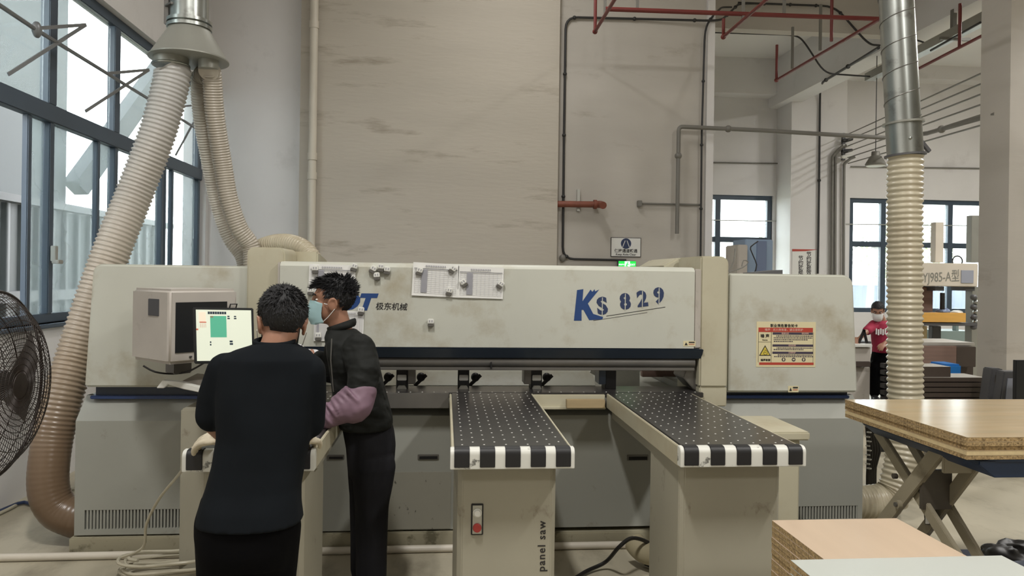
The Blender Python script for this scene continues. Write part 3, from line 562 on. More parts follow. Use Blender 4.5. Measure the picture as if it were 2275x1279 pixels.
# ---- papers held by magnets
def paper(label, u0, u1, v0, v1, tilt=0.0, extra=None, Y=None):
    Y = Y or BY; c = P((u0 + u1) / 2, (v0 + v1) / 2, Y=Y - 0.003); a = P(u0, v0, Y=Y); z = P(u1, v1, Y=Y); w = abs(z.x - a.x) / 2; hh = abs(a.z - z.z) / 2
    R = Matrix.Translation(c) @ Matrix.Rotation(tilt, 4, 'Y')
    t = thing('paper_sheet', label, 'paper', c, 'printed sheets on the saw beam')
    b = MB(); n = 8
    V = [[b.bm.verts.new(R @ Vector((-w + 2 * w * i / n, -0.004 - 0.012 * max(0, 0.25 - j / n) * (1 if i < n / 2 else 0.4), -hh + 2 * hh * j / n))) for i in range(n + 1)] for j in range(n + 1)]
    for j in range(n):
        for i in range(n): b.bm.faces.new((V[j][i], V[j][i + 1], V[j + 1][i + 1], V[j + 1][i]))
    me = b.mesh('sheet'); s = finish('sheet', me, M['paper'], t, True, 60)
    g = MB(); yy = -0.0095
    for k in range(13): zz = -hh * 0.8 + k * hh * 1.4 / 12; g.box(-w * 0.9, w * 0.9, yy, yy + 0.0006, zz, zz + 0.0011, R)
    for k in range(11): xx = -w * 0.9 + k * w * 1.8 / 10; g.box(xx, xx + 0.0011, yy, yy + 0.0006, -hh * 0.8, hh * 0.62, R)
    stuff(g.build('printed_table', 'palegrey', t))
    MB().box(-w * 0.62, -w * 0.36, yy - 0.0004, yy, -hh * 0.78, hh * 0.6, R).build('shaded_column', 'greyink', t)
    g = MB()
    for k in range(12): xx = -w * 0.45 + k * w * 0.075; g.box(xx, xx + w * 0.04, yy, yy + 0.0006, hh * 0.76, hh * 0.86, R)
    stuff(g.build('printed_title', 'greyink', t)); MB().box(-w * 0.94, w * 0.94, yy, yy + 0.0005, hh * 0.63, hh * 0.66, R).build('printed_rule', 'ink', t)
paper('leftmost printed sheet on the beam, behind the masked man', 687, 789, 587, 655, 0.02)
paper('middle printed sheet on the beam, its lower-left corner lifting', 917, 1018, 584, 659, 0.04)
paper('rightmost printed sheet on the beam with a shaded column', 1018, 1118, 592, 663, 0.02)
paper('small printed sheet just below the blue logo letters', 744, 808, 690, 742, 0.02)
paper('narrow printed sheet low on the beam beside the mask', 698, 732, 705, 757, 0.0)
def magnet(label, u, v, tilt):
    c = P(u, v, Y=BY - 0.02); R = Matrix.Translation(c) @ Matrix.Rotation(tilt, 4, 'Y')
    t = thing('magnet_block', label, 'magnet', c, 'white block magnets on the saw beam')
    MB().box(-0.018, 0.018, -0.008, 0.012, -0.008, 0.022, R).build('magnet_cap', 'white', t, bevel=0.004)
    MB().box(-0.018, 0.018, -0.006, 0.02, -0.024, -0.009, R).build('magnet_base', 'rail', t, bevel=0.002)
    for s in (-0.007, 0.007): MB().box(s - 0.0025, s + 0.0025, -0.0095, -0.008, 0.002, 0.014, R).build('magnet_groove', 'greyink', t)
for a in (('white magnet at the top-left corner of the leftmost sheet', 700, 598, 0), ('white magnet at the top-right corner of the leftmost sheet', 787, 593, 0.3), ("white magnet on the leftmost sheet's left edge by the man's forehead", 690, 646, 0),
          ('leftmost of the white magnets clustered without paper', 829, 598, 0.5), ('topmost white magnet in the paperless cluster', 846, 594, 0.1), ('rightmost white magnet in the paperless cluster', 860, 600, 0.1), ('lowest white magnet in the paperless cluster', 837, 613, -0.1),
          ('white magnet at top left of the middle sheet', 932, 602, 0.3), ('tilted white magnet at top right of the middle sheet', 1006, 598, 0.6), ('white magnet at bottom right of the middle sheet', 998, 647, 0.2),
          ('white magnet on the left edge of the rightmost sheet', 1030, 628, -0.6), ('tilted white magnet on the right edge of the rightmost sheet', 1112, 632, 0.6), ('lone white magnet below the middle sheet', 957, 716, 0),
          ("white magnet beside the masked man's nape under the logo", 802, 690, 0.1), ('white magnet low on the beam right of the mask', 707, 747, 0.0)): magnet(*a)
# ================================================================== AIR TABLES
def air_table(label, x0, x1, panel=False, words=False, dx=0.0):
    y0, y1 = 2.99, 4.42
    t = thing('air_table', label, 'table', ((x0 + x1) / 2, 3.6, 0), 'air cushion tables in front of the saw')
    b = MB(); b.box(x0 + 0.012, x1 - 0.012, y0 + 0.03, y1, 0.915, TZ); b.build('tabletop', 'tabletop', t, bevel=0.004)
    for s, x in ((0, x0), (1, x1 - 0.012)): MB().box(x, x + 0.012, y0 + 0.03, y1, 0.86, TZ - 0.004).build('side_rail', 'cream', t, bevel=0.003)
    b = MB(); pr = [(y0 - 0.005, 0.868), (y0 - 0.005, 0.925)] + [(y0 + 0.02 - 0.025 * math.cos(a), 0.925 + 0.026 * math.sin(a)) for a in [math.radians(15 * q) for q in range(1, 7)]] + [(y0 + 0.04, 0.951), (y0 + 0.04, 0.868)]
    b.prism(pr, 'x', x0 - 0.004, x1 + 0.004); b.build('front_bar', 'whitebar', t, bevel=0.002)
    w = (x1 - x0)
    for k in range(5):
        xa = x0 + 0.012 + k * (w - 0.024 - 0.062) / 4
        pb = [(y - 0.004 if y < y0 + 0.03 else y, z + (0.003 if z > 0.93 else 0)) for y, z in pr]
        pb = [(y, max(z, 0.876)) for y, z in pb]
        MB().prism(pb, 'x', xa, xa + 0.062).build('bumper', 'black', t, bevel=0.002)
    b = MB(); nx_ = 10
    for j in range(15):
        y = y0 + 0.075 + j * 0.092
        for i in range(nx_):
            x = x0 + 0.045 + i * (w - 0.09) / (nx_ - 1) ; yy = y + (0.046 if i % 2 else 0)
            if yy < y1 - 0.02: b.cyl((x, yy, TZ - 0.001), (x, yy, TZ + 0.0012), 0.0042, n=7)
    stuff(b.build('air_nozzles', 'white', t))
    b = MB(); b.box(x0 + 0.03, x1 - 0.03, y0 + 0.3, y1 - 0.02, 0.80, 0.914); b.build('plenum', 'pedestal', t)
    p0, p1 = x0 + 0.03, x1 - 0.055; f = y0 + 0.1
    b = MB(); b.prism([(p0, f + 0.02), (p0 + 0.02, f), (p1 - 0.02, f), (p1, f + 0.02), (p1 + 0.012, f + 0.42), (p0 - 0.012, f + 0.42)], 'z', 0.0, 0.9)
    ped = b.build('pedestal', 'pedestal', t, bevel=0.004)
    if panel:
        x_0, x_1, _, _, z0, z1 = flat(1047, 1073, 1118, 1187, f)
        pp = MB().box(x_0, x_1, f - 0.006, f, z0, z1).build('button_panel', 'black', t, bevel=0.002)
        MB().box(x_0 + 0.006, x_1 - 0.006, f - 0.009, f - 0.006, z0 + 0.006, z1 - 0.006).build('button_plate', 'alu', pp, bevel=0.001)
        cx = (x_0 + x_1) / 2
        for zz, m_ in ((z1 - 0.036, 'white'), (z0 + 0.032, 'redbtn')):
            b = MB(); b.cyl((cx, f - 0.009, zz), (cx, f - 0.014, zz), 0.0185); b.cyl((cx, f - 0.014, zz), (cx, f - 0.022, zz), 0.0145 if m_ == 'white' else 0.018, 0.012 if m_ == 'white' else 0.016); b.build('push_button', m_, pp)
        text('panel saw', 0.046, 'ink', t, P(1204, 1213, Y=f) - Vector((0, 0.0008, 0)), (0, 0, 1), (-1, 0, 0), bold=0.0006, space=1.18, name='panel_saw_lettering')
    return t
air_table('left black dotted air table, men leaning on it', -1.012, -0.512)
air_table('middle black dotted air table with button panel on its pedestal', 0.033, 0.533, True)
air_table('right black dotted air table on a plain stained pedestal', 0.985, 1.52)
# ================================================================== CONTROL STATION
ped0 = P(400, 1000, Y=4.12).x
t = thing('control_pedestal', 'off-white control pedestal with folding arm under the console box', 'pedestal', (ped0 + 0.25, 4.3, 0))
zt = P(420, 908, Y=4.12).z
b = MB(); b.box(ped0, ped0 + 0.42, 4.12, 4.46, 0.0, zt); b.build('pedestal_body', 'pedestal', t, bevel=0.008)
b = MB(); b.box(ped0 + 0.25, ped0 + 0.33, 4.3, 4.4, zt, 1.05); b.build('mast', 'rail', t, bevel=0.004)
a = P(360, 845, Y=4.2); c = P(470, 862, Y=4.05)
b = MB(); b.prism([(a.x, a.z - 0.03), (a.x + 0.03, a.z + 0.012), (a.x + 0.12, a.z + 0.004), (a.x + 0.42, a.z - 0.075), (a.x + 0.42, a.z - 0.095), (a.x + 0.14, a.z - 0.035), (a.x + 0.06, a.z - 0.01), (a.x + 0.04, a.z - 0.03)], 'y', 4.12, 4.16); b.build('tray_arm', 'white', t, bevel=0.003)
b = MB(); b.hexa([(a.x + 0.08, 4.16, a.z - 0.03), (a.x + 0.5, 4.05, a.z - 0.09), (a.x + 0.5, 4.4, a.z - 0.05), (a.x + 0.12, 4.4, a.z - 0.0), (a.x + 0.08, 4.16, a.z - 0.015), (a.x + 0.5, 4.05, a.z - 0.075), (a.x + 0.5, 4.4, a.z - 0.03), (a.x + 0.12, 4.4, a.z + 0.015)]); b.build('tray', 'boxwhite', t, bevel=0.004)
y = P(453, 894, Y=4.16); tag(MB().box(y.x - 0.017, y.x + 0.04, 4.14, 4.2, zt, zt + 0.04).build('yellow_button_box', 'yellow', bevel=0.005), "small yellow switch box on the pedestal by the man's elbow", 'switch')
# console box
th = math.radians(48); nf = Vector((math.sin(th), -math.cos(th), 0)); sd = Vector((math.cos(th), math.sin(th), 0))   # front normal, width direction
ce = P(375, 725, Y=3.98); ztop = P(375, 642, Y=3.98).z; zbot = P(375, 811, Y=3.98).z
Wd, Ld = 0.4, 0.4
R = Matrix(((sd.x, -nf.x, 0, ce.x), (sd.y, -nf.y, 0, ce.y), (0, 0, 1, 0), (0, 0, 0, 1)))     # x along face, y into the box
t = thing('console_box', 'off-white control console housing with dark screen recess and grille', 'console', (ce.x, ce.y, zbot))
b = MB(); b.prism([(0, 0), (Wd, 0), (Wd, 0.18), (Wd - 0.05, Ld), (0.0, Ld)], 'z', zbot, ztop, R); b.build('housing', 'boxwhite', t, bevel=0.018, seg=3)
b = MB(); b.box(0.035, Wd - 0.07, -0.004, 0.01, zbot + 0.06, ztop - 0.07, R); b.build('screen_recess', 'monblack', t)
b = MB(); b.box(-0.004, 0.01, 0.1, 0.21, ztop - 0.145, ztop - 0.055, R); b.build('grille', 'panelgrey', t, bevel=0.002)
b = MB(); b.tube([R @ Vector((Wd - 0.06, -0.005, ztop - 0.12)), R @ Vector((Wd - 0.06, -0.02, ztop - 0.085)), R @ Vector((Wd - 0.02, -0.02, ztop - 0.085)), R @ Vector((Wd - 0.02, -0.005, ztop - 0.12))], 0.004, 8); b.build('handle', 'black', t)
b = MB(); b.ell(R @ Vector((0.12, -0.004, zbot + 0.035)), (0.008, 0.008, 0.005), seg=10, rings=6); b.build('lock', 'black', t)
b = MB(); b.box(0.1, 0.2, 0.12, 0.22, zbot - 0.07, zbot + 0.01, R); b.build('swivel_neck', 'rail', t, bevel=0.006)
tag(MB().tube(smooth_path([P(318, 812, Y=4.1), P(345, 826, Y=4.12), P(385, 830, Y=4.16), P(420, 824, Y=4.16), P(455, 805, Y=4.12)], 0.02), 0.005, 8).build('console_cable', 'cable'), 'black cable sagging under the off-white console box', 'cable')
# monitor
mo = thing('monitor', 'black flat monitor showing a green cutting plan, beside the console', 'monitor', P(498, 808, Y=3.82))
c0, c1, c2, c3 = P(429, 682, Y=3.78), P(563, 684, Y=3.88), P(570, 803, Y=3.86), P(432, 808, Y=3.76)
ux = (c1 - c0).normalized(); vz = (c0 - c3).normalized(); nn = ux.cross(vz).normalized(); wm = (c1 - c0).length; hm = (c0 - c3).length
RM = Matrix(((ux.x, -nn.x, vz.x, c3.x), (ux.y, -nn.y, vz.y, c3.y), (ux.z, -nn.z, vz.z, c3.z), (0, 0, 0, 1)))
MB().box(0, wm, 0, 0.03, 0, hm, RM).build('casing', 'monblack', mo, bevel=0.004)
def scr(x0, x1, z0, z1, m, nm='screen_item', d=0.0): return MB().box(0.012 + (wm - 0.024) * x0, 0.012 + (wm - 0.024) * x1, -0.0016 - d, 0.001, 0.014 + (hm - 0.026) * z0, 0.014 + (hm - 0.026) * z1, RM).build(nm, m, mo)
scr(0, 1, 0, 1, 'screen', 'screen')
for x0, x1, z0, z1, m in ((0.25, 0.54, 0.46, 0.88, 'teal'), (0.25, 0.305, 0.845, 0.88, 'scrred'), (0.05, 0.17, 0.77, 0.95, 'scrpink'), (0.06, 0.18, 0.745, 0.765, 'scrred'), (0.56, 0.6, 0.86, 0.885, 'scrdark'), (0.56, 0.605, 0.82, 0.845, 'scrdark'), (0.68, 0.72, 0.86, 0.885, 'scrdark'), (0.68, 0.725, 0.82, 0.845, 'scrdark'), (0.59, 0.645, 0.36, 0.395, 'scrdark'), (0.59, 0.65, 0.31, 0.345, 'scrdark'), (0.235, 0.26, 0.35, 0.38, 'scrdark'), (0.235, 0.26, 0.3, 0.33, 'scrdark'), (0.0, 0.035, 0.6, 0.63, 'scrred')): scr(x0, x1, z0, z1, m, d=0.0006)
for k in range(8): scr(0.21 + k * 0.042, 0.247 + k * 0.042, 0.915, 0.965, 'scrdark', 'toolbar_icon', 0.0006)
for k in range(4): scr(0.075 + k * 0.03, 0.08 + k * 0.03, 0.65, 0.73, 'scrred', d=0.0006)
b = MB(); b.prism([(wm * 0.4, -0.09), (wm * 0.72, -0.09), (wm * 0.66, 0.02), (wm * 0.48, 0.02)], 'y', 0.03, 0.05, RM); b.build('stand_neck', 'monblack', mo)
b = MB(); b.box(wm * 0.3, wm * 0.85, 0.0, 0.14, -0.1, -0.09, RM); b.build('stand_foot', 'monblack', mo, bevel=0.004)
kb = P(450, 872, Y=4.02); tag(MB().box(kb.x, kb.x + 0.09, 3.98, 4.08, kb.z - 0.03, kb.z + 0.02).build('button_pendant', 'monblack', bevel=0.008), "black hand pendant beside the leaning man's elbow", 'remote')
# ================================================================== DUST EXTRACTION
ZH = P(420, 125, Y=5.2)
def flange(name, c, r, parent, axis=None, m='zinc', th=0.02, lip=0.025):
    b = MB(); b.lathe([(r - 0.004, -th / 2), (r + lip, -th / 2), (r + lip, th / 2), (r - 0.004, th / 2)], c, 36, axis); return b.build(name, m, parent)
hood = thing('extraction_hood', 'grey conical extraction hood with three hose spigots, on the left', 'hood', ZH)
za = 0.245; zb = P(420, 62, Y=5.2).z - ZH.z; rt = 0.125
b = MB(); b.lathe([(za, -0.03), (za + 0.012, -0.028), (za + 0.012, -0.02), (za, -0.012), (rt, zb)], ZH, 44); b.build('cone', 'conegrey', hood)
b = MB(); b.lathe([(0.0, -0.022), (za - 0.01, -0.022), (za - 0.01, -0.012), (0.0, -0.012)], ZH, 40); b.build('bottom_plate', 'conegrey', hood)
duct = thing('exhaust_duct', 'bright metal duct rising from the conical hood at left', 'duct', (ZH.x, ZH.y, ZH.z + zb))
b = MB(); b.cyl((ZH.x, ZH.y, ZH.z + zb + 0.01), (ZH.x - 0.02, ZH.y, 6.5), 0.122, n=36); b.build('pipe', 'zinc', duct)
for dz in (0.0, 0.035): flange('clamp_ring', (ZH.x, ZH.y, ZH.z + zb + dz), 0.122, duct, th=0.022, lip=0.022)
b = MB(); x = ZH.x - 0.14; b.box(x - 0.015, x + 0.015, ZH.y - 0.04, ZH.y - 0.01, ZH.z + zb + 0.01, ZH.z + zb + 0.2); b.bar((x, ZH.y - 0.04, ZH.z + zb + 0.13), (x + 0.06, ZH.y - 0.1, ZH.z + zb + 0.13), 0.02, 0.015); b.cyl((x - 0.03, ZH.y - 0.03, ZH.z + zb + 0.19), (x + 0.03, ZH.y - 0.03, ZH.z + zb + 0.19), 0.012); b.build('lever_clamp', 'rail', duct, bevel=0.002)
for dx, dy, r in ((-0.1, -0.05, 0.112), (0.135, -0.02, 0.066), (0.09, 0.13, 0.06)):
    b = MB(); b.cyl((ZH.x + dx, ZH.y + dy, ZH.z - 0.02), (ZH.x + dx, ZH.y + dy, ZH.z - 0.09), r, n=28); b.build('spigot', 'conegrey', hood)
# the big left hose
def fade(p): return min(1.0, max(0.08, (p.z - 0.45) / 0.5))
pts = [(ZH.x - 0.1, ZH.y - 0.05, ZH.z - 0.1), P(382, 175, Y=5.15), P(352, 290, Y=5.12), P(303, 420, Y=5.1), P(255, 540, Y=5.02), P(212, 660, Y=4.95), P(172, 780, Y=4.88), P(140, 880, Y=4.8), P(118, 970, Y=4.75), P(109, 1030, Y=4.71), P(107, 1070, Y=4.69), P(112, 1103, Y=4.68), P(126, 1128, Y=4.68), P(146, 1142, Y=4.68)]
end = Vector((-2.13, 4.68, 0.125)); pts += [end]
t = thing('extraction_hose', 'thick ribbed hose bending down to the left cabinet, brown with dust', 'hose', end, )
hose('hose_body', pts, 0.112, 0.029, 0.006, 'hoseleft', t, 28, fade)
b = MB(); b.torus(Vector(pts[0]) + Vector((0, 0, 0.02)), 0.114, 0.008); b.build('hose_clamp', 'zinc', t)
# two thinner hoses and the arch
pA = [(ZH.x + 0.135, ZH.y - 0.02, ZH.z - 0.1), P(470, 165, Y=5.25), P(478, 260, Y=5.35), P(494, 360, Y=5.45), P(508, 440, Y=5.5), P(530, 505, Y=5.55), P(556, 545, Y=5.6), P(562, 590, Y=5.6), P(562, 640, Y=5.6)]
t = thing('thin_hose', 'slim grey ribbed hose in front, hanging from the hood to behind the post', 'hose', pA[-1], 'slim hoses from the conical hood'); hose('hose_body', pA, 0.064, 0.019, 0.0036, 'hosegrey', t, 20)
pB = [(ZH.x + 0.09, ZH.y + 0.13, ZH.z - 0.1), P(446, 175, Y=5.4), P(450, 260, Y=5.52), P(468, 360, Y=5.65), P(486, 450, Y=5.75), P(512, 525, Y=5.8), P(543, 572, Y=5.8), P(551, 640, Y=5.8)]
t = thing('thin_hose', 'slim grey ribbed hose half hidden behind the other slim one', 'hose', pB[-1], 'slim hoses from the conical hood'); hose('hose_body', pB, 0.064, 0.019, 0.0036, 'hosegrey', t, 20)
pC = [P(560, 575, Y=5.75), P(575, 553, Y=5.72), P(605, 541, Y=5.65), P(640, 539, Y=5.55), P(672, 550, Y=5.45), P(694, 574, Y=5.4), P(706, 610, Y=5.4), P(708, 650, Y=5.4)]
t = thing('arched_hose', 'cream ribbed hose arching over behind the beam', 'hose', pC[0]); hose('hose_body', pC, 0.062, 0.024, 0.0042, 'hosecream', t, 20)
# right: galvanised spiral duct and hose down to the right cabinet
YD = 4.9
dt = [P(1976, -260, Y=YD), P(1986, 0, Y=YD), P(1999, 170, Y=YD), P(2011, 345, Y=YD)]
ax = (dt[0] - dt[3]).normalized(); Rd = ax.to_track_quat('Z', 'Y').to_matrix()
t = thing('spiral_duct', 'galvanised spiral duct coming down at right', 'duct', dt[3])
rd = 0.112; Lc = (dt[0] - dt[3]).length; b = MB(); b.tube([dt[3], dt[3] + ax * 0.22], rd + 0.004, 40, cap=False); b.tube([dt[3] + ax * 0.22, dt[3] + ax * 2.6], rd, 40); b.build('pipe', 'zinc', t)
b = MB(); pth = []
for i in range(12 * 40):
    a = 2 * PI * i / 40; s = 0.24 + i / 40 * 0.185
    if s < 2.5: pth.append(dt[3] + Rd @ Vector((math.cos(a) * (rd + 0.001), math.sin(a) * (rd + 0.001), s)))
b.tube(pth, 0.0035, 6); b.build('spiral_seam', 'rail', t)
for s in (0.0, 0.225): flange('flange', dt[3] + ax * s, rd, t, Rd, 'conegrey' if s else 'panelgrey', 0.014, 0.022)
b = MB(); bb = dt[3] + ax * 0.1 - Vector((0.03, 0.115, 0)); b.ell(bb, (0.011, 0.006, 0.011), seg=12, rings=8); b.build('rivet', 'zinc', t)
gh = dt[3] + ax * 0.12 + Vector((0.11, 0, 0)); b = MB(); b.bar(gh, gh + Vector((0.08, 0, -0.09)), 0.02, 0.03); b.build('gate_handle', 'panelgrey', t, bevel=0.004)
e2 = Vector((2.675, 4.86, 0.125))
pts = [dt[3] - ax * 0.01, P(2010, 460, Y=YD), P(2010, 600, Y=YD), P(2010, 740, Y=YD), P(2011, 860, Y=YD), P(2011, 960, Y=4.9), P(2000, 1050, Y=4.88), P(1972, 1108, Y=4.87), Vector((2.78, 4.86, 0.125)), e2]
t = thing('flexible_hose', 'thick cream corrugated hose under the spiral duct at right', 'hose', e2); hose('hose_body', pts, 0.113, 0.039, 0.0062, 'hosecream', t, 28)
# ================================================================== PIPES AND CABLES
def pipe(name, label, cat, pts, r, m, group=None, n=10, sm=False, clips=0, clipm=None):
    path = smooth_path(pts, 0.04) if sm else [Vector(p) for p in pts]
    t = thing(name, label, cat, path[0], group); MB().tube(path, r, n).build('run', m, t)
    if clips:
        q = resample(path, max(0.2, sum((b - a).length for a, b in zip(path, path[1:])) / (clips + 1)))
        for p in q[1:-1]: MB().ell(p, (r * 1.7,) * 3, seg=10, rings=8).build('clip', clipm or m, t)
    return t
def bend(pts, r=0.12):      # polyline with rounded corners
    pts = [Vector(p) for p in pts]; out = [pts[0]]
    for a, p, c in zip(pts, pts[1:], pts[2:]):
        d0 = min(r, (a - p).length / 2.2); d1 = min(r, (c - p).length / 2.2); s = p + (a - p).normalized() * d0; e = p + (c - p).normalized() * d1
        for k in range(6): t = k / 5; out.append(s * (1 - t) ** 2 + p * 2 * t * (1 - t) + e * t * t)
    out.append(pts[-1]); return out
t = thing('downpipe', 'off-white PVC downpipe in the corner of the back wall', 'pipe', P(690, 580, Y=9.42))
pa = P(691, -200, Y=9.42); pb = P(686, 900, Y=9.42); x0_ = (pa.x + pb.x) / 2 + 0.03
MB().cyl((x0_, 9.42, 0), (x0_, 9.42, 6.5), 0.05, n=20).build('pipe', 'pipe', t)
for v in (52, 345, 388): z = P(690, v, Y=9.42).z; MB().cyl((x0_, 9.42, z - 0.06), (x0_, 9.42, z + 0.03), 0.058, n=20).build('coupler', 'pipe', t)
YW = 9.66
pipe('conduit', 'black conduit looping round the wall panel above the exit sign', 'conduit', bend([P(1391, 578, Y=YW), P(1250, 575, Y=YW), P(1253, 300, Y=YW), P(1257, 38, Y=YW), P(1420, 42, Y=YW), P(1580, 46, Y=YW - 0.06), P(1604, 44, Y=YW - 0.06), P(1642, 8, Y=10.9), P(1700, 8, Y=10.93)], 0.16), 0.016, 'conduit', clips=9)
t = thing('junction_box', 'round grey junction box at the conduit corner by the beam', 'box', P(1250, 573, Y=YW)); MB().ell(P(1250, 573, Y=YW), (0.045, 0.035, 0.05)).build('box_body', 'greyconduit', t)
pipe('conduit', 'black vertical conduit down the right edge of the back wall', 'conduit', bend([P(1556, 605, Y=YW - 0.05), P(1559, 300, Y=YW - 0.05), P(1566, 60, Y=YW - 0.05), P(1588, 30, Y=9.62), P(1604, 16, Y=10.6), P(1625, 16, Y=10.93)], 0.2), 0.014, 'conduit', clips=5)
pipe('pipe_run', 'grey metal pipe dropping down the wall then running right', 'pipe', bend([P(1504, 519, Y=9.55), P(1508, 281, Y=9.55), P(1700, 290, Y=9.5), P(1965, 306, Y=9.3)], 0.06), 0.028, 'greyconduit', clips=3)
pipe('pipe_run', 'grey pipe stub continuing right from the spiral duct', 'pipe', [P(2035, 299, Y=9.0), P(2060, 296, Y=8.8), Vector((px0 + 0.02, 7.42, P(2195, 252, Y=7.42).z))], 0.028, 'greyconduit', clips=2)
t = pipe('conduit', 'thin grey conduit with a switch box across the back wall', 'conduit', [P(1424, 452, Y=YW), P(1556, 455, Y=YW)], 0.014, 'greyconduit')
q = P(1421, 452, Y=YW); MB().box(q.x - 0.028, q.x + 0.028, 9.63, 9.7, q.z - 0.04, q.z + 0.04).build('switch_box', 'greyconduit', t, bevel=0.005)
t = pipe('drain_pipe', 'rusty red pipe stub with elbow on the back wall', 'pipe', [P(1236, 453, Y=9.6), P(1325, 454, Y=9.6)], 0.042, 'drain', n=16)
MB().tube(smooth_path([P(1322, 454, Y=9.6), P(1334, 454, Y=9.55), P(1340, 456, Y=9.44)], 0.02), 0.048, 16).build('elbow', 'drain', t); q = P(1322, 454, Y=9.6); MB().cyl((q.x - 0.02, 9.6, q.z), (q.x + 0.02, 9.6, q.z), 0.062, n=20).build('collar', 'drain', t)
q = P(1285, 454, Y=9.66); MB().box(q.x - 0.02, q.x + 0.02, 9.65, 9.7, q.z - 0.09, q.z + 0.2).build('bracket', 'alu', t)
# red sprinkler pipes
zs = 4.6
def red(label, pts, r=0.02, hang=()):
    t = pipe('sprinkler_pipe', label, 'pipe', pts, r, 'redpipe', 'red sprinkler pipes', clips=0)
    for p in pts[1:-1]: MB().ell(p, (r * 1.6,) * 3, seg=10, rings=8).build('elbow', 'redpipe', t)
    for (u, v, v2, Y) in hang:
        a = P(u, v, Y=Y); MB().bar(a, (a.x, a.y, P(u, v2, Y=Y).z), 0.03, 0.03, (0, 1, 0)).build('hanger', 'greyconduit', t)
    return t
e1 = P(1322, 70, Z=zs); e2_ = P(1607, 82, Z=zs); e3 = P(1725, 178, Z=zs)
red('left red sprinkler branch with a riser, above the wall loop', [e1 + Vector((0, 0, 0.55)), e1, Vector((e1.x, 4.5, zs))])
red('middle red sprinkler branch beside the back wall edge', [e2_ + Vector((0, 0, 0.22)), e2_, Vector((e2_.x, 4.0, zs))])
red('right red sprinkler branch ending in a riser by the far column', [e3 + Vector((0, 0, 0.52)), e3, Vector((e3.x, 3.0, zs))], hang=((1760, 153, 60, 10.5), (1822, 112, 10, 9.4)))
ya = P(1345, 20, Z=zs + 0.05).y; mp0 = P(1345, 20, Y=8.3); mp1 = P(1950, 42, Y=8.3); d = (mp1 - mp0).normalized()
red('main red sprinkler pipe running level across the top right', [mp0, mp1 + d * 0.25], 0.027, hang=((1416, 22, -40, 8.3), (1651, 45, -40, 8.3), (1742, 35, -40, 8.3), (1344, 34, -60, 8.3)))
r1 = P(1847, 92, Y=9.0); red('short red riser joining the right sprinkler branch', [r1, Vector((r1.x, r1.y, 5.6))])
ra = P(2032, 157, Z=zs); rb = P(2177, 82, Z=zs); dr = (rb - ra)
red('red sprinkler pipe right of the spiral duct, below the cable trunking', [ra - dr * 0.2, rb + dr * 0.5], hang=((2031, 157, 140, ra.y),))
q = ra.lerp(rb, 0.72); red('red riser from the pipe right of the spiral duct', [q, q + Vector((0, 0, 0.55))])
# black and grey conduits under the beams
pipe('conduit', 'thin dark conduit crossing the white bay left of the far column', 'conduit', bend([P(1583, 72, Y=11.6), P(1768, 78, Y=11.6), P(1785, 90, Y=11.6), P(1832, 163, Y=11.6), P(1932, 170, Y=12)], 0.2), 0.014, 'conduit')
pipe('conduit', 'dark conduit along the cross beam, dropping to the duct', 'conduit', bend([P(1640, 6, Y=10.94), P(1855, 14, Y=10.94), P(1930, 99, Y=10.9), P(1955, 101, Y=10.9)], 0.2), 0.016, 'conduit', clips=5)
pipe('conduit', 'black conduit down the far column from the long beam', 'conduit', bend([P(1952, 106, Y=9.5), P(1828, 182, Y=13.6), P(1822, 200, Y=15.25), P(1820, 400, Y=15.25), P(1817, 608, Y=15.25)], 0.3), 0.022, 'conduit', clips=4)
for i, (u, v) in enumerate(((1848, 345), (1855, 340), (1874, 362))):
    lbl = ('leftmost grey conduit on the far column, curving up to the insulators', 'grey conduit beside the leftmost one on the far column', 'grey conduit on the right edge of the far column')[i]
    a = P(u, 640, Y=15.22); pipe('conduit', lbl, 'conduit', smooth_path([a, P(u + 1, v + 40, Y=15.22), P(u + 4, v, Y=15.2), P(u + 26, v - 22 + i * 4, Y=15.1)], 0.1), 0.03, 'greyconduit', 'grey conduits on the far column')
t = thing('insulator_rack', 'dark insulator rack on the right edge of the far column', 'bracket', P(1876, 350, Y=15.15))
a = P(1874, 296, Y=15.15); c = P(1873, 356, Y=15.15); MB().bar(a, c, 0.06, 0.06, (0, 1, 0)).build('upright', 'panelgrey', t)
for k in range(5): p = a.lerp(c, (k + 0.4) / 5); MB().limb([p, p + Vector((0.16, -0.05, 0.03))], [0.05, 0.03], 10).build('insulator', 'conduit' if k % 2 else 'white', t)
for k in range(6):
    p0 = P(1884, 298 + k * 13, Y=15.1); p1 = P(2180, 163 + k * 23, Y=8.2)
    pipe('overhead_wire', '%s of six grey wires slanting from the far column to the right' % ('topmost', 'second from the top', 'third from the top', 'fourth from the top', 'second lowest', 'lowest')[k], 'wire', [p0, p1], 0.012, 'greyconduit', 'six parallel overhead wires', n=6)
pipe('conduit', 'dark cable clipped across the far wall, left bay', 'cable', [P(1582, 361, Y=15.96), P(1733, 363, Y=15.96)], 0.016, 'greyconduit'); pipe('conduit', 'dark cable clipped across the far wall, right bay', 'cable', [P(1890, 370, Y=15.96), P(2180, 374, Y=15.96)], 0.016, 'greyconduit')
pipe('window_rail_wire', 'thin wire across the upper panes of the left far window', 'wire', [Vector((w2[0] - 0.1, 15.99, P(1575, 489, Y=15.99).z)), Vector((w2[1] + 0.1, 15.99, P(1725, 491, Y=15.99).z))], 0.012, 'alu'); pipe('window_rail_wire', 'thin wire across the upper panes of the right far window', 'wire', [Vector((w3[0] - 0.1, 15.99, P(1888, 498, Y=15.99).z)), Vector((w3[1] + 0.1, 15.99, P(2180, 501, Y=15.99).z))], 0.012, 'alu')
a = P(1931, 172, Y=12.2); c = P(2178, 45, Y=9.4); dv = (c - a)
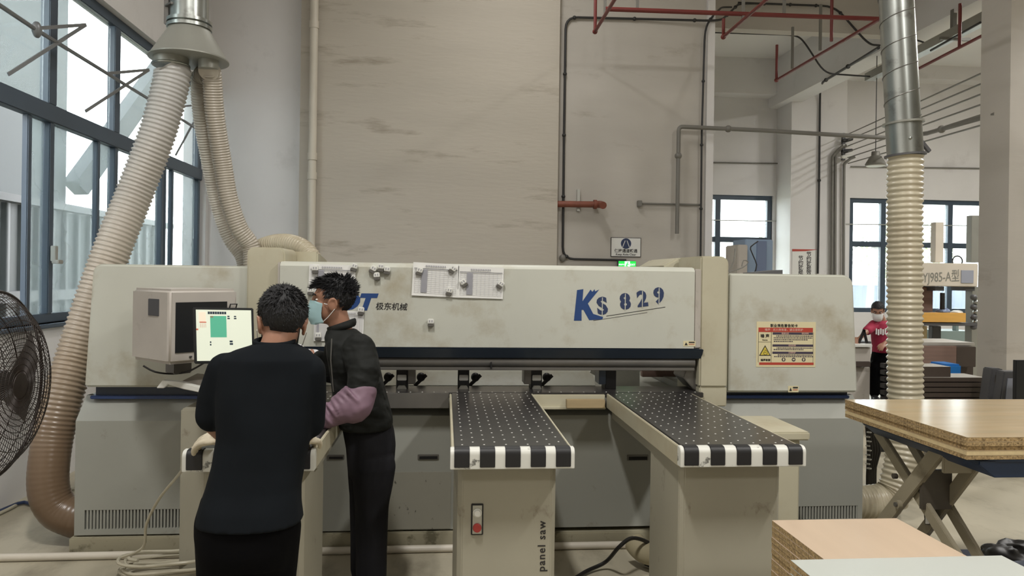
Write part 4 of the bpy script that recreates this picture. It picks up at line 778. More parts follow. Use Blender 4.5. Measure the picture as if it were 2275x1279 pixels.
t = thing('cable_trunking', 'grey cable trunking slanting under the ceiling right of the duct', 'trunking', a)
MB().bar(a, a + dv * 1.6, 0.16, 0.13).build('channel', 'alu', t); q = a + dv * 0.8; MB().bar(q, q + Vector((0, 0, 0.35)), 0.06, 0.06, (0, 1, 0)).build('hanger', 'greyconduit', t); MB().bar(q + Vector((-0.2, 0, -0.07)), q + Vector((0.25, 0, -0.07)), 0.04, 0.04).build('strut', 'greyconduit', t)
pipe('conduit', 'black conduit below the cable trunking with a small box', 'conduit', [P(2068, 112, Y=10.2), P(2178, 50, Y=9.0)], 0.016, 'conduit'); 
pipe('conduit', 'short dark conduit bending up right of the spiral duct', 'conduit', bend([P(2020, 78, Y=11), P(2035, 78, Y=11), P(2055, 58, Y=11)], 0.15), 0.014, 'conduit'); pipe('conduit', 'short dark conduit dipping into the cable trunking', 'conduit', bend([P(2020, 88, Y=11), P(2042, 90, Y=11), P(2058, 97, Y=10.9), P(2075, 98, Y=10.8)], 0.15), 0.014, 'conduit')
# hanging lamp
t = thing('pendant_lamp', 'grey bell-shaped pendant lamp hanging beside the corrugated hose', 'lamp', P(1945, 350, Y=12))
c = P(1945, 368, Y=12); b = MB(); b.lathe([(0.16, 0.0), (0.165, 0.03), (0.09, 0.16), (0.07, 0.17), (0.065, 0.24), (0.0, 0.25)], c, 30); b.build('shade', 'lamp', t); b = MB(); b.lathe([(0.14, -0.01), (0.15, 0.0), (0.15, 0.01), (0.0, 0.012)], c, 24); b.build('diffuser', 'white', t)
MB().cyl(c + Vector((0, 0, 0.24)), (c.x, c.y, 6.5), 0.008, n=6).build('cord', 'conduit', t)
# window opener linkage
def WXp(u, v, X=-2.98): return P(u, v, X=X)
t = thing('window_opener', 'long steel window-opener rod with folding arms on the left window', 'linkage', WXp(80, 65))
q0 = WXp(-60, -28); q1 = WXp(160, 115); q2 = WXp(330, 220); MB().tube([q0, WXp(80, 66), q1, q2, q2 + (q2 - q1) * 1.1], 0.016, 8).build('rod', 'steelrod', t)
for (A, B, C_, w) in (((82, 63), (191, 55), (18, 165), 0.026), ((240, 163), (331, 155), (190, 247), 0.026), ((395, 237), (452, 232), (390, 345), 0.02)):
    a = WXp(*A); bb = WXp(*B, X=-2.9); c = P(*C_, X=-3.08); MB().bar(a, bb, 0.01, w).build('arm', 'steelrod', t); MB().bar(bb, c, 0.01, w).build('arm', 'steelrod', t)
b = MB(); b.ell(WXp(82, 66), (0.03, 0.05, 0.06), seg=10, rings=8); b.build('joint', 'steelrod', t)
# ================================================================== SIGNS
t = thing('aisle_sign', 'white aisle sign with round blue pictogram on the back wall', 'sign', P(1390, 549, Y=9.69))
x0, x1, y0, y1, z0, z1 = flat(1357, 1423, 527, 571, 9.698); MB().box(x0, x1, 9.685, 9.7, z0, z1).build('border', 'ink', t); MB().box(x0 + 0.007, x1 - 0.007, 9.683, 9.69, z0 + 0.007, z1 - 0.007).build('face', 'paper', t)
cxs = (x0 + x1) / 2; hz = z1 - z0; cz = z0 + hz * 0.69; b = MB(); b.cyl((cxs, 9.684, cz), (cxs, 9.681, cz), 0.07, n=36); b.build('pictogram_disc', 'logodark', t)
for s in (-1, 1): MB().hexa([(cxs + s * 0.045 - 0.005, 9.6795, cz - 0.045), (cxs + s * 0.045 + 0.005, 9.6795, cz - 0.045), (cxs + s * 0.045 + 0.005, 9.682, cz - 0.045), (cxs + s * 0.045 - 0.005, 9.682, cz - 0.045), (cxs + s * 0.012 - 0.004, 9.6795, cz + 0.04), (cxs + s * 0.012 + 0.004, 9.6795, cz + 0.04), (cxs + s * 0.012 + 0.004, 9.682, cz + 0.04), (cxs + s * 0.012 - 0.004, 9.682, cz + 0.04)]).build('pictogram_line', 'paper', t)
text('保持通道畅通', 0.052, 'ink', t, (cxs, 9.682, z0 + hz * 0.3), bold=0.001, space=1.0); text('Keep Aisle Clear', 0.038, 'ink', t, (cxs, 9.682, z0 + hz * 0.12), bold=0.0006, space=1.05)
t = thing('exit_sign', 'green lit exit sign just above the beam', 'sign', P(1391, 588, Y=9.6))
x0, x1, _, _, z0, z1 = flat(1373, 1412, 579, 600, 9.6); MB().box(x0, x1, 9.58, 9.66, z0, z1).build('sign_box', 'panelgrey', t, bevel=0.003); MB().box(x0 + 0.004, x1 - 0.004, 9.574, 9.582, z0 + 0.004, z1 - 0.004).build('lit_face', 'exit', t)
cxs = (x0 + x1) / 2; cz = (z0 + z1) / 2 + 0.01; MB().box(cxs - 0.035, cxs + 0.035, 9.571, 9.575, cz - 0.05, cz + 0.045).build('lit_door', 'exitw', t); b = MB(); b.ell((cxs + 0.005, 9.57, cz + 0.028), (0.008, 0.002, 0.008), seg=10, rings=6); b.bar((cxs, 9.57, cz + 0.018), (cxs - 0.01, 9.57, cz - 0.012), 0.002, 0.016); b.bar((cxs - 0.01, 9.57, cz - 0.01), (cxs + 0.02, 9.57, cz - 0.04), 0.002, 0.01); b.bar((cxs - 0.01, 9.57, cz - 0.01), (cxs - 0.028, 9.57, cz - 0.036), 0.002, 0.01); b.bar((cxs, 9.57, cz + 0.012), (cxs + 0.024, 9.57, cz), 0.002, 0.008); b.build('running_figure', 'exit', t)
text('安全出口', 0.022, 'exitw', t, (cxs - 0.072, 9.573, cz), bold=0.001); text('EXIT', 0.034, 'exitw', t, (cxs + 0.072, 9.573, cz), bold=0.001)
t = thing('wall_poster', 'white poster with red stripe and vertical lettering on the far column', 'poster', P(1787, 600, Y=15.29))
x0, x1, _, _, z0, z1 = flat(1760, 1815, 553, 760, 15.29); MB().box(x0, x1, 15.288, 15.3, z0, z1).build('sheet', 'paper', t); MB().prism([(x0, z1 - 0.05), (x0, z1), (x1, z1), (x0 + 0.3, z1 - 0.04)], 'y', 15.285, 15.288).build('red_stripe', 'red', t)
for u, v0, s in ((1797, 565, '节约就是效益'), (1779, 574, '节约就是')):
    for i, ch in enumerate(s): text(ch, 0.115, 'ink', t, P(u, v0 + i * 10.2, Y=15.287), bold=0.002)
# ================================================================== FAN
fc = P(-18, 856, Y=3.1); view = (fc - Vector((0, 0, H))).normalized(); az = math.atan2(-view.y, -view.x) + math.radians(61); nF = Vector((math.cos(az), math.sin(az), 0.0))
t = thing('pedestal_fan', 'large black industrial fan at the left edge, half out of frame', 'fan', (fc.x, fc.y, 0))
Rf = nF.to_track_quat('Z', 'Y').to_matrix(); Rr = 0.372
def FP(r, a, z): return fc + Rf @ Vector((r * math.cos(a), r * math.sin(a), z))
def prof(s, side):    # s 0..1 hub to rim ; dome depth
    r = 0.05 + (Rr - 0.05) * min(1, s * 1.02); z = 0.105 * (1 - max(0, (r - 0.2) / (Rr - 0.2)) ** 2.2) if r > 0.2 else 0.105
    return r, side * z
for side, nm in ((1, 'front_guard'), (-1, 'rear_guard')):
    b = MB()
    for k in range(96):
        a = 2 * PI * k / 96; pth = []
        for i in range(9): r, z = prof(i / 8, side); pth.append(FP(r, a + 0.25 * side * i / 8, z))
        b.tube(pth, 0.0014, 4, cap=False)
    for r in (0.06, 0.085, 0.11, 0.135, 0.16, 0.185, 0.21, 0.26, 0.31, 0.35):
        z = (0.105 * (1 - max(0, (r - 0.2) / (Rr - 0.2)) ** 2.2) if r > 0.2 else 0.105) * side
        b.torus(fc + Rf @ Vector((0, 0, z)), r, 0.0018, Rf, 56, 5)
    stuff(b.build(nm, 'fan', t))
b = MB(); b.torus(fc, Rr + 0.002, 0.007, Rf, 72, 8); b.build('rim', 'fan', t)
b = MB(); b.lathe([(0.0, 0.11), (0.05, 0.108), (0.055, 0.1), (0.0, 0.095)], fc, 24, Rf); b.build('badge_disc', 'fan', t)
b = MB(); b.lathe([(0.0, 0.05), (0.06, 0.045), (0.065, -0.05), (0.085, -0.09), (0.085, -0.26), (0.0, -0.27)], fc, 24, Rf); b.build('motor', 'fanblade', t)
for k in range(3):
    b = MB(); V = []
    for i in range(7):
        r = 0.06 + 0.27 * i / 6; V.append([FP(r, 2 * PI * k / 3 + q * (0.55 + 0.1 * i / 6), 0.03 * (-1 if q < 0 else 1) * (1 - i / 9)) for q in (-1, -0.33, 0.33, 1)])
    vs = [[b.bm.verts.new(p) for p in row] for row in V]
    for r0, r1 in zip(vs, vs[1:]):
        for j in range(3): b.bm.faces.new((r0[j], r0[j + 1], r1[j + 1], r1[j]))
    b.build('blade', 'fanblade', t)
mc = fc + nF * -0.2; MB().cyl((mc.x, mc.y, 0.06), (mc.x, mc.y, mc.z - 0.06), 0.028, n=16).build('pole', 'fan', t); MB().lathe([(0.27, 0), (0.27, 0.03), (0.06, 0.07), (0.0, 0.07)], (mc.x, mc.y, 0), 32).build('base', 'fan', t)
# ================================================================== FLOOR RUNS
p0 = P(-60, 1240, Z=0.022); p1 = P(430, 1238, Z=0.022); yl = p0.y
tag(MB().tube([(-3.0, yl, 0.022), (0.5, yl + 0.02, 0.022), (1.22, yl + 0.02, 0.022)], 0.022, 12).build('floor_pipe', 'pipe'), 'white pipe along the floor in front of the saw plinth', 'pipe')
t = thing('tube_coil', 'loose coil of pale plastic tubing on the floor left of the T-shirted man', 'tubing', P(370, 1250, Z=0.02))
cc = P(368, 1262, Z=0.03); pth = []; rn = random.Random(4)
for i in range(90):
    a = i * 0.33; r = 0.17 + 0.05 * math.sin(i * 0.21) + rn.uniform(-0.006, 0.006); pth.append(Vector((cc.x + r * 1.25 * math.cos(a) + 0.04 * math.sin(i * 0.11), cc.y - 0.02 + 0.6 * r * math.sin(a), 0.014 + 0.0011 * i + 0.012 * math.sin(i * 0.5) ** 2)))
up = [P(318, 1215, Y=4.0), P(325, 1165, Y=3.95), P(352, 1110, Y=3.85), P(392, 1060, Y=3.6), P(412, 1036, Y=3.1)]
MB().tube(smooth_path([pth[-1] + Vector((-0.08, 0, 0.02))] + up, 0.03), 0.007, 8).build('riser', 'tube', t)
MB().tube(smooth_path(pth, 0.03), 0.009, 8).build('loops', 'tube', t)
tag(MB().tube(smooth_path([(-3.0, 5.0, 0.02), P(40, 1118, Z=0.02), P(70, 1120, Z=0.02), P(120, 1128, Z=0.018), (-2.6, 5.6, 0.02)], 0.03), 0.012, 8).build('air_hose', 'hoseblue'), 'dark blue air hose on the floor by the left wall', 'hose')
tag(MB().tube(smooth_path([(-3.0, 4.6, 0.015), P(20, 1130, Z=0.015), P(50, 1116, Z=0.015), (-2.7, 5.9, 0.015)], 0.03), 0.012, 8).build('pale_tube', 'tube'), 'pale tube on the floor crossing the blue air hose', 'tubing')
tag(MB().tube(smooth_path([P(1255, 1300, Z=0.02), P(1300, 1270, Z=0.02), P(1345, 1248, Z=0.05), P(1375, 1215, Y=3.95), P(1400, 1196, Y=4.0), P(1425, 1198, Y=4.05), P(1455, 1212, Y=4.1), P(1490, 1222, Y=4.1)], 0.02), 0.011, 8).build('power_cable', 'cable'), 'black cable arching over the floor left of the right pedestal', 'cable')
tag(MB().tube(smooth_path([P(1410, 1205, Y=4.18), P(1425, 1222, Y=4.12), P(1452, 1230, Y=4.05), P(1485, 1205, Y=4.0), P(1520, 1130, Y=3.95)], 0.02), 0.062, 20).build('beige_hose', 'hosebeige'), 'fat beige hose elbow emerging behind the right pedestal', 'hose')
for i, (u, v) in enumerate(((1465, 1262), (1478, 1275))): tag(MB().tube(smooth_path([P(u - 45, v - 22, Z=0.012), P(u, v - 8, Z=0.012), P(u + 30, v - 18, Z=0.012)], 0.03), 0.007, 8).build('floor_wire', 'cable'), ('upper loose wire on the floor under the beige hose', 'lower loose wire on the floor under the beige hose')[i], 'wire')
# ================================================================== BOARD STACKS, LIFT TABLE
zt = 1.0; A0 = P(1860, 887, Z=zt); A1 = P(2172, 971, Z=zt); bx = (A0.x + A1.x) / 2
def board(label, x0, x1, y0, y1, z0, z1, m, group, edge='chip', cat='board'):
    t = thing('board', label, cat, ((x0 + x1) / 2, (y0 + y1) / 2, z0), group)
    MB().box(x0, x1, y0, y1, z0, z1 - 0.0012).build('core', edge, t); MB().box(x0 - 0.0004, x1 + 0.0004, y0 - 0.0004, y1 + 0.0004, z1 - 0.0012, z1).build('top_face', m, t); return t
names = ['topmost oak-faced board on the blue lift table', 'second board from the top on the lift table', 'third board from the top on the lift table', 'fourth board from the top, pale edged, on the lift table', 'lowest board, directly on the blue lift table']
z = zt
for i, n in enumerate(names):
    th = 0.0185; rn = random.Random(i); o = rn.uniform(-0.004, 0.004) + (0.0 if i < 3 else -0.006)
    board(n, bx + o, bx + 2.44 + o, A1.y + o, A0.y + 0.0 + o * 2, z - th, z - 0.0008, 'oak', 'boards on the blue lift table', 'chip' if i in (0, 1, 2, 4) else 'boardedge'); z -= th
t = thing('lift_table', 'blue scissor lift table with greige legs under the oak boards', 'lift table', (bx + 0.6, 3.6, 0))
b = MB(); b.prism([(bx + 0.06, A0.y - 0.03), (bx + 2.3, A0.y - 0.03), (bx + 2.3, A1.y - 0.0), (bx + 0.15, A1.y - 0.0), (bx + 0.06, A1.y + 0.06)], 'z', z - 0.012, z - 0.001); b.build('platform', 'liftblue', t, bevel=0.002)
b = MB(); b.prism([(bx + 0.07, z - 0.012), (bx + 0.07, z - 0.03), (bx + 0.14, z - 0.085), (bx + 2.2, z - 0.085), (bx + 2.2, z - 0.012)], 'y', A1.y + 0.02, A0.y - 0.05); b.build('platform_skirt', 'liftblue', t, bevel=0.003)
XA, XB = bx + 0.12, bx + 0.27
def _leg(a, c, w):
    d = (c - a).normalized(); n = Vector((0, d.z, -d.y)).normalized() * w / 2; x = Vector((0.012, 0, 0))
    return [a - x - n, a + x - n, a + x + n, a - x + n, c - x - n, c + x - n, c + x + n, c - x + n]
def leg(nm, X, u0, v0, u1, v1, w, m, zend=0.06):
    a = P(u0, v0, X=X); c = P(u1, v1, X=X); d = (c - a).normalized(); a = a - d * 0.03; c = c + d * max(0, (zend - c.z) / d.z)
    return MB().hexa(_leg(a, c, w)).build(nm, m, t, bevel=0.003)
leg('scissor_leg', XA, 2085, 1002, 1962, 1160, 0.075, 'liftgrey'); leg('scissor_leg', XA + 0.03, 1955, 965, 2130, 1240, 0.06, 'liftgrey')
leg('scissor_leg', XB, 2160, 1038, 2042, 1195, 0.065, 'liftgrey'); leg('scissor_leg', XB + 0.02, 2022, 980, 2105, 1120, 0.055, 'liftgrey')
p = P(2000, 1120, X=XA - 0.012); MB().cyl(p, p - Vector((0.02, 0, 0)), 0.022, n=20).build('pivot_bolt', 'liftgrey', t); MB().cyl(p - Vector((0.02, 0, 0)), p - Vector((0.03, 0, 0)), 0.011, n=16).build('pivot_nut', 'rail', t)
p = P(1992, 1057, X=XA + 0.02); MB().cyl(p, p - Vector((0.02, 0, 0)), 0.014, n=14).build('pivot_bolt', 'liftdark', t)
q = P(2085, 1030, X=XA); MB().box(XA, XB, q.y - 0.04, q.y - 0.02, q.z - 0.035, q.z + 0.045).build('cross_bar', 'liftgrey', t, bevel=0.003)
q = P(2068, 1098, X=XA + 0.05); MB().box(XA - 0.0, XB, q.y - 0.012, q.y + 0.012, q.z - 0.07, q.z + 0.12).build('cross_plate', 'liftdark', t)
q = P(2052, 1138, X=XA + 0.06); MB().box(XA + 0.06, XA + 0.09, q.y - 0.02, q.y - 0.014, q.z - 0.05, q.z + 0.05).build('rating_label', 'paper', t); MB().tube([P(2070, 1165, X=XA + 0.1), P(2065, 1120, X=XA + 0.1)], 0.03, 14).build('hydraulic_cylinder', 'liftdark', t)
MB().box(XA - 0.1, bx + 2.0, 3.0, 4.15, 0.0, 0.06).build('base_frame', 'liftblue', t, bevel=0.005)
# front stacks
zf = 0.77; Y0 = P(1713, 1155, Z=zf).y; c0 = P(1713, 1155, Z=zf); c1 = P(2000, 1155, Z=zf); c2 = P(1832, 1240, Z=zf)
fx0, fx1, fy0, fy1 = (c0.x + c2.x) / 2, c1.x, c2.y - 0.02, c0.y
ordn = ['topmost', 'second', 'third', 'fourth', 'fifth', 'sixth', 'seventh', 'eighth', 'ninth', 'tenth', 'eleventh', 'twelfth', 'thirteenth', 'fourteenth', 'fifteenth', 'sixteenth']
z = zf
for i in range(14):
    rn = random.Random(40 + i); o = rn.uniform(-0.003, 0.003) if i else 0
    board('%s board of the peach-topped stack at bottom right' % ordn[i] if i else 'topmost peach-faced board of the stack at bottom right', fx0 + o, fx1 + o, fy0 + o, fy1 + o, z - 0.0195, z - 0.0006, 'pinkboard', 'boards in the peach-topped stack'); z -= 0.02
def pallet(label, x0, x1, y0, y1, ztop):
    t = thing('pallet_stand', label, 'pallet', ((x0 + x1) / 2, (y0 + y1) / 2, 0))
    for k in range(3): MB().box(x0 + (x1 - x0 - 0.08) * k / 2, x0 + (x1 - x0 - 0.08) * k / 2 + 0.08, y0, y1, 0, ztop - 0.03).build('bearer', 'wood', t, bevel=0.003)
    for k in range(4): MB().box(x0, x1, y0 + (y1 - y0 - 0.1) * k / 3, y0 + (y1 - y0 - 0.1) * k / 3 + 0.1, ztop - 0.029, ztop - 0.001).build('slat', 'wood', t, bevel=0.002)
pallet('timber stand beneath the peach-topped board stack', fx0 + 0.02, fx1 - 0.02, fy0 + 0.02, fy1 - 0.02, z)
zw = 0.815; d0 = P(1757, 1243, Z=zw); d1 = P(2245, 1243, Z=zw); wy1 = min(d0.y, fy0 - 0.01); z = zw
for i in range(8):
    rn = random.Random(80 + i); o = rn.uniform(-0.003, 0.003) if i else 0
    board('topmost white-faced board in the nearest stack, bottom right' if i == 0 else '%s board of the white-topped stack nearest the camera' % ordn[i], d0.x + o, d1.x + o, wy1 - 0.9 + o, wy1 + o * 0.5, z - 0.0195, z - 0.0006, 'whiteboard', 'boards in the white-topped stack'); z -= 0.02
pallet('timber stand beneath the white-topped board stack', d0.x + 0.02, d1.x - 0.02, wy1 - 0.88, wy1 - 0.02, z)
# dark objects lying on the floor at the right edge
q = P(2210, 1232, Z=0.05)
def axes_any(rn):
    return Matrix.Rotation(rn.uniform(-0.7, 0.7), 3, 'X') @ Matrix.Rotation(rn.uniform(-0.7, 0.7), 3, 'Y') @ Matrix.Rotation(rn.uniform(0, 3), 3, 'Z')
t = thing('dark_bag', 'black crumpled plastic on the floor at the right edge', 'bag', q)
b = MB(); rn = random.Random(3)
for k in range(22): b.ell(q + Vector((0.05 + rn.uniform(-0.16, 0.25), rn.uniform(-0.08, 0.08), rn.uniform(-0.02, 0.03))), (rn.uniform(0.05, 0.12), 0.06, rn.uniform(0.012, 0.03)), axes_any(rn), seg=10, rings=7)
b.remesh('bag_body', 'cable', t, 0.012, 2)
q = P(2275, 1200, Y=3.4); tag(MB().prism([(q.x - 0.12, 0.0), (q.x + 0.2, 0.0), (q.x + 0.2, 0.7), (q.x + 0.0, 0.5)], 'y', 2.9, 2.94).build('slanted_board', 'monblack', bevel=0.004), 'black slanted board standing on the floor, right edge', 'board')
# black cables hanging on the right cabinet side
t = thing('cable_bundle', "black cable chain hanging on the right cabinet's far side", 'cable', P(1932, 1000, Y=5.3)); 
b = MB()
for k in range(5): b.tube(smooth_path([P(1926 + k * 5, 948 + 3 * k, Y=5.25), P(1930 + k * 6, 1000, Y=5.3), P(1928 + k * 4, 1056 - 5 * k, Y=5.3), Vector((P(1932 + k * 4, 1056, Y=5.3).x, 5.32, 0.014))], 0.05), 0.014, 8)
b.build('cables', 'cable', t)
for k in range(9): p = P(1931 - (k % 2) * 3, 960 + k * 10, Y=5.15); MB().torus(p, 0.014, 0.004, None, 12, 5).build('link', 'alu', t)
q = P(1945, 1000, Y=5.4); MB().box(q.x - 0.02, q.x + 0.16, 5.35, 5.5, 0.35, 0.72).build('black_case', 'monblack', t, bevel=0.01)
# ================================================================== FAR HALL
def bxp(name, u0, u1, v0, v1, Y, dep, m, parent=None, bevel=0.004):
    a = P(u0, v0, Y=Y); c = P(u1, v1, Y=Y); return MB().box(min(a.x, c.x), max(a.x, c.x), Y, Y + dep, min(a.z, c.z), max(a.z, c.z)).build(name, m, parent, bevel=bevel)
# press with lettering
YP = 10.5
t = thing('press_machine', 'cream press machine with dark lettering, beside the near column', 'machine', P(2110, 800, Y=YP))
bxp('head', 2030, 2173, 583, 637, YP, 0.7, 'press', t, 0.01); bxp('plate', 2136, 2163, 600, 629, YP - 0.01, 0.012, 'presspale', t, 0.002)
bxp('cylinder_post', 2079, 2096, 493, 583, YP + 0.3, 0.12, 'press', t); bxp('cylinder_post', 2159, 2176, 478, 583, YP + 0.2, 0.12, 'conegrey', t)
bxp('upright', 2030, 2072, 637, 720, YP + 0.25, 0.2, 'walnut', t); bxp('upright', 2160, 2170, 637, 860, YP + 0.1, 0.15, 'conegrey', t)
for u0, u1 in ((2078, 2098), (2142, 2166)): bxp('press_foot', u0, u1, 636, 646, YP + 0.05, 0.3, 'panelgrey', t)
text('YJ985-A型', 0.2, 'conegrey', t, P(2091, 616, Y=YP) - Vector((0, 0.002, 0)), (1, 0, 0.06), (0, 0, 1), bold=0.001, sx=0.68); MB().torus(P(2127, 580, Y=YP + 0.2), 0.08, 0.012, Matrix.Rotation(PI / 2, 3, 'X'), 24, 6).build('lifting_ring', 'conduit', t)
bxp('press_table', 2040, 2172, 716, 724, YP - 0.1, 0.8, 'panelgrey', t); bxp('leg', 2045, 2058, 724, 880, YP + 0.3, 0.12, 'boardedge', t); bxp('leg', 2072, 2090, 724, 800, YP + 0.35, 0.1, 'panelgrey', t)
tag(bxp('timber_beam', 2030, 2146, 694, 716, YP - 0.12, 0.3, 'beamyellow'), 'yellow timber beam lying on the press table', 'timber')
for i, (u, v, w, h, m, lb) in enumerate(((2062, 690, 24, 4, 'panelgrey', 'dark flat offcut left of the sacks on the timber beam'), (2098, 686, 16, 8, 'bluegrey2', 'grey-blue sack heaped on the timber beam'), (2128, 688, 14, 5, 'white', 'white crumpled sack at the right end of the timber beam'))):
    c = P(u, v + 6, Y=YP); k = YP / F; b = MB()
    for q in range(4): b.ell(c + Vector(((q - 1.5) * w * k * 0.4, 0.02 * q, 0)), (w * k * 0.4, 0.1, h * k * (0.8 + 0.3 * (q % 2))), seg=12, rings=8)
    tag(b.remesh('sack' if i else 'offcut', m, None, 0.012, 2), lb, 'sack' if i else 'wood')
q = P(2091, 680, Y=YP); tag(MB().box(q.x - 0.025, q.x + 0.025, YP - 0.05, YP, q.z - 0.06, P(2091, 650, Y=YP).z).build('dark_clamp', 'cable', bevel=0.004), 'black upright clamp on the timber beam under the press', 'clamp')
t = thing('valve_cluster', 'shiny valves and gauges clustered on the press upright', 'valves', P(2165, 720, Y=YP))
for k in range(7): p = P(2163 + (k % 2) * 6, 660 + k * 11, Y=YP - 0.05); MB().ell(p, (0.05, 0.05, 0.045), seg=12, rings=8).build('valve', 'zinc' if k % 2 else 'panelgrey', t)
t = thing('moulder', 'grey-green machine far behind the press', 'machine', P(2130, 750, Y=12.5)); bxp('table', 2088, 2170, 735, 762, 12.5, 0.6, 'greenmach', t); bxp('post', 2124, 2130, 712, 736, 12.6, 0.1, 'greenmach', t); bxp('stand', 2095, 2165, 762, 900, 12.6, 0.5, 'greenmach', t)
# walnut board packs and dark stacks
t = thing('walnut_pack', 'pack of walnut-grain panels in front of the press', 'boards', P(2100, 800, Y=8.6)); bxp('panel_front', 2030, 2125, 768, 812, 8.6, 0.04, 'walnut', t); bxp('panel_end', 2125, 2168, 770, 815, 8.62, 0.3, 'darkboard', t); bxp('pale_top', 2040, 2166, 760, 768, 8.7, 0.6, 'greyboard', t); bxp('support', 2035, 2160, 812, 1000, 8.75, 0.5, 'darkboard', t)
tag(bxp('blue_basket', 2100, 2137, 809, 836, 8.0, 0.3, 'basket', None, 0.02), 'bright blue plastic basket behind the dark board stack', 'basket')
b = P(2130, 836, Y=8.0); tag(MB().box(b.x - 0.22, b.x + 0.1, 7.95, 8.35, 0, b.z - 0.001).build('crate', 'darkboard', bevel=0.01), 'dark crate under the blue basket', 'crate')
zt8 = [845, 856, 867, 878, 889]
for i in range(6):
    v = 838 + i * 11.5; a = P(2036, v, Y=6.6); c = P(2188 + (i % 2) * 6, v, Y=6.6)
    if i == 0: zt0 = P(2036, 838, Y=6.6).z; c = P(2112, 814, Y=6.62); a = P(2030, 814, Y=6.62); board('short grey-topped dark board above the dark stack', a.x, c.x, 6.62, 6.88, zt0 + 0.001, a.z, 'greyboard', 'dark boards near the column', 'darkboard'); a = P(2036, v, Y=6.6); c = P(2190, v, Y=6.6)
    board('%s thick dark board of the stack by the near column' % ordn[i], a.x, c.x, 6.6, 6.9, a.z - 0.04, a.z, 'greyboard' if i == 0 else 'darkboard', 'dark boards near the column', 'darkboard')
pz = P(2100, 838 + 5 * 11.5, Y=6.6).z - 0.045; a = P(2036, 850, Y=6.6); c = P(2190, 850, Y=6.6); pallet('timber stand beneath the dark board stack', a.x, c.x, 6.6, 6.9, pz)
for i, (u0, u1, v0, v1) in enumerate(((2185, 2212, 818, 886), (2212, 2258, 822, 886))):
    a = P(u0, v1, Y=6.3 - i * 0.1); w = P(u1, v1, Y=6.3 - i * 0.1).x - a.x; zt_ = P(u0, v0, Y=6.3).z; t = thing('leaning_panel', ('left of two grey metal panels leaning before the near column', 'right of two grey metal panels leaning before the near column')[i], 'panel', (a.x, a.y, 0), 'leaning grey panels')
    b = MB(); b.prism([(a.x - 0.03, 0.0), (a.x + w, 0.0), (a.x + w + 0.1, zt_ - 0.03), (a.x + w + 0.05, zt_), (a.x + 0.08, zt_)], 'y', a.y, a.y + 0.12); b.build('panel_body', 'panelgrey', t, bevel=0.01); b = MB(); b.prism([(a.x + 0.04, 0.0), (a.x + w, 0.0), (a.x + w + 0.07, zt_ - 0.06), (a.x + 0.11, zt_ - 0.06)], 'y', a.y - 0.01, a.y - 0.001); b.build('panel_face', 'liftdark' if i == 0 else 'presspale', t)
a = P(2258, 800, Y=5.9); tag(MB().box(a.x, a.x + 0.3, 5.9, 5.94, 0, a.z).build('dark_sheet', 'monblack', bevel=0.003), 'dark upright sheet at the right edge before the near column', 'board')
# bench in front of the red-shirted man
t = thing('workbench', 'white-topped bench where the red-shirted man works', 'bench', P(1900, 800, Y=9.3)); bxp('bench_top', 1840, 1938, 764, 771, 9.3, 0.6, 'white', t); bxp('bench_front', 1840, 1934, 771, 803, 9.35, 0.5, 'boxwhite', t); bxp('dark_shelf', 1840, 1934, 803, 815, 9.33, 0.5, 'darkboard', t); bxp('bench_leg', 1840, 1932, 815, 900, 9.45, 0.3, 'boxwhite', t)
t = thing('clamp_tool', 'dark hand clamp on the bench under the man in red', 'tool', P(1918, 745, Y=9.4)); b = MB(); b.bar(P(1908, 762, Y=9.4), P(1920, 732, Y=9.4), 0.02, 0.03); b.bar(P(1926, 762, Y=9.4), P(1919, 732, Y=9.4), 0.02, 0.03); b.build('jaws', 'cable', t); tag(bxp('black_mat', 1884, 1936, 758, 763, 9.45, 0.4, 'panelgrey'), 'black mat lying on the white bench', 'mat')
t = thing('dark_rack', "dark rack stacked just behind the right hose, at the red-shirted man's legs", 'rack', P(1966, 840, Y=8.2))
for k in range(10): bxp('rack_shelf', 1966, 1990, 808 + k * 15, 818 + k * 15, 8.2, 0.1, 'cable', t)
# blue-grey cabinet with cables and grey box behind the right hood
t = thing('electrical_cabinet', 'blue-grey tall cabinet before the left far window', 'cabinet', P(1680, 600, Y=8.6)); bxp('body', 1656, 1712, 531, 940, 8.6, 0.4, 'bluegrey', t, 0.01); bxp('door', 1682, 1699, 535, 880, 8.585, 0.02, 'bluegrey2', t)
tag(bxp('white_housing', 1640, 1656, 543, 945, 8.5, 0.4, 'boxwhite', None, 0.01), 'slim off-white housing left of the blue-grey cabinet', 'cabinet')
for lb, pts in (('dark cable curving up before the blue-grey cabinet', ((1676, 606), (1681, 588), (1670, 560), (1668, 548), (1684, 536))), ('thin cable rising left of the off-white housing', ((1619, 602), (1630, 580), (1633, 552))), ('pale looped cable between the hood and the off-white housing', ((1620, 604), (1650, 594), (1662, 582), (1652, 578), (1648, 592)))):
    tag(MB().tube(smooth_path([P(*q, Y=5.7) for q in pts], 0.03), 0.005, 6).build('loose_cable', 'cable' if 'dark' in lb else 'greyconduit'), lb, 'cable')
x = P(1700, 602, Y=5.0); tag(MB().hexa([(x.x - 0.12, 4.9, 1.69), (x.x + 0.08, 4.9, 1.69), (x.x + 0.08, 5.1, 1.69), (x.x - 0.12, 5.1, 1.69), (x.x - 0.12, 4.9, 1.70), (x.x + 0.08, 4.9, 1.722), (x.x + 0.08, 5.1, 1.722), (x.x - 0.12, 5.1, 1.70)]).build('dark_plate', 'panelgrey'), 'dark flat plate lying on top of the right hood', 'plate')
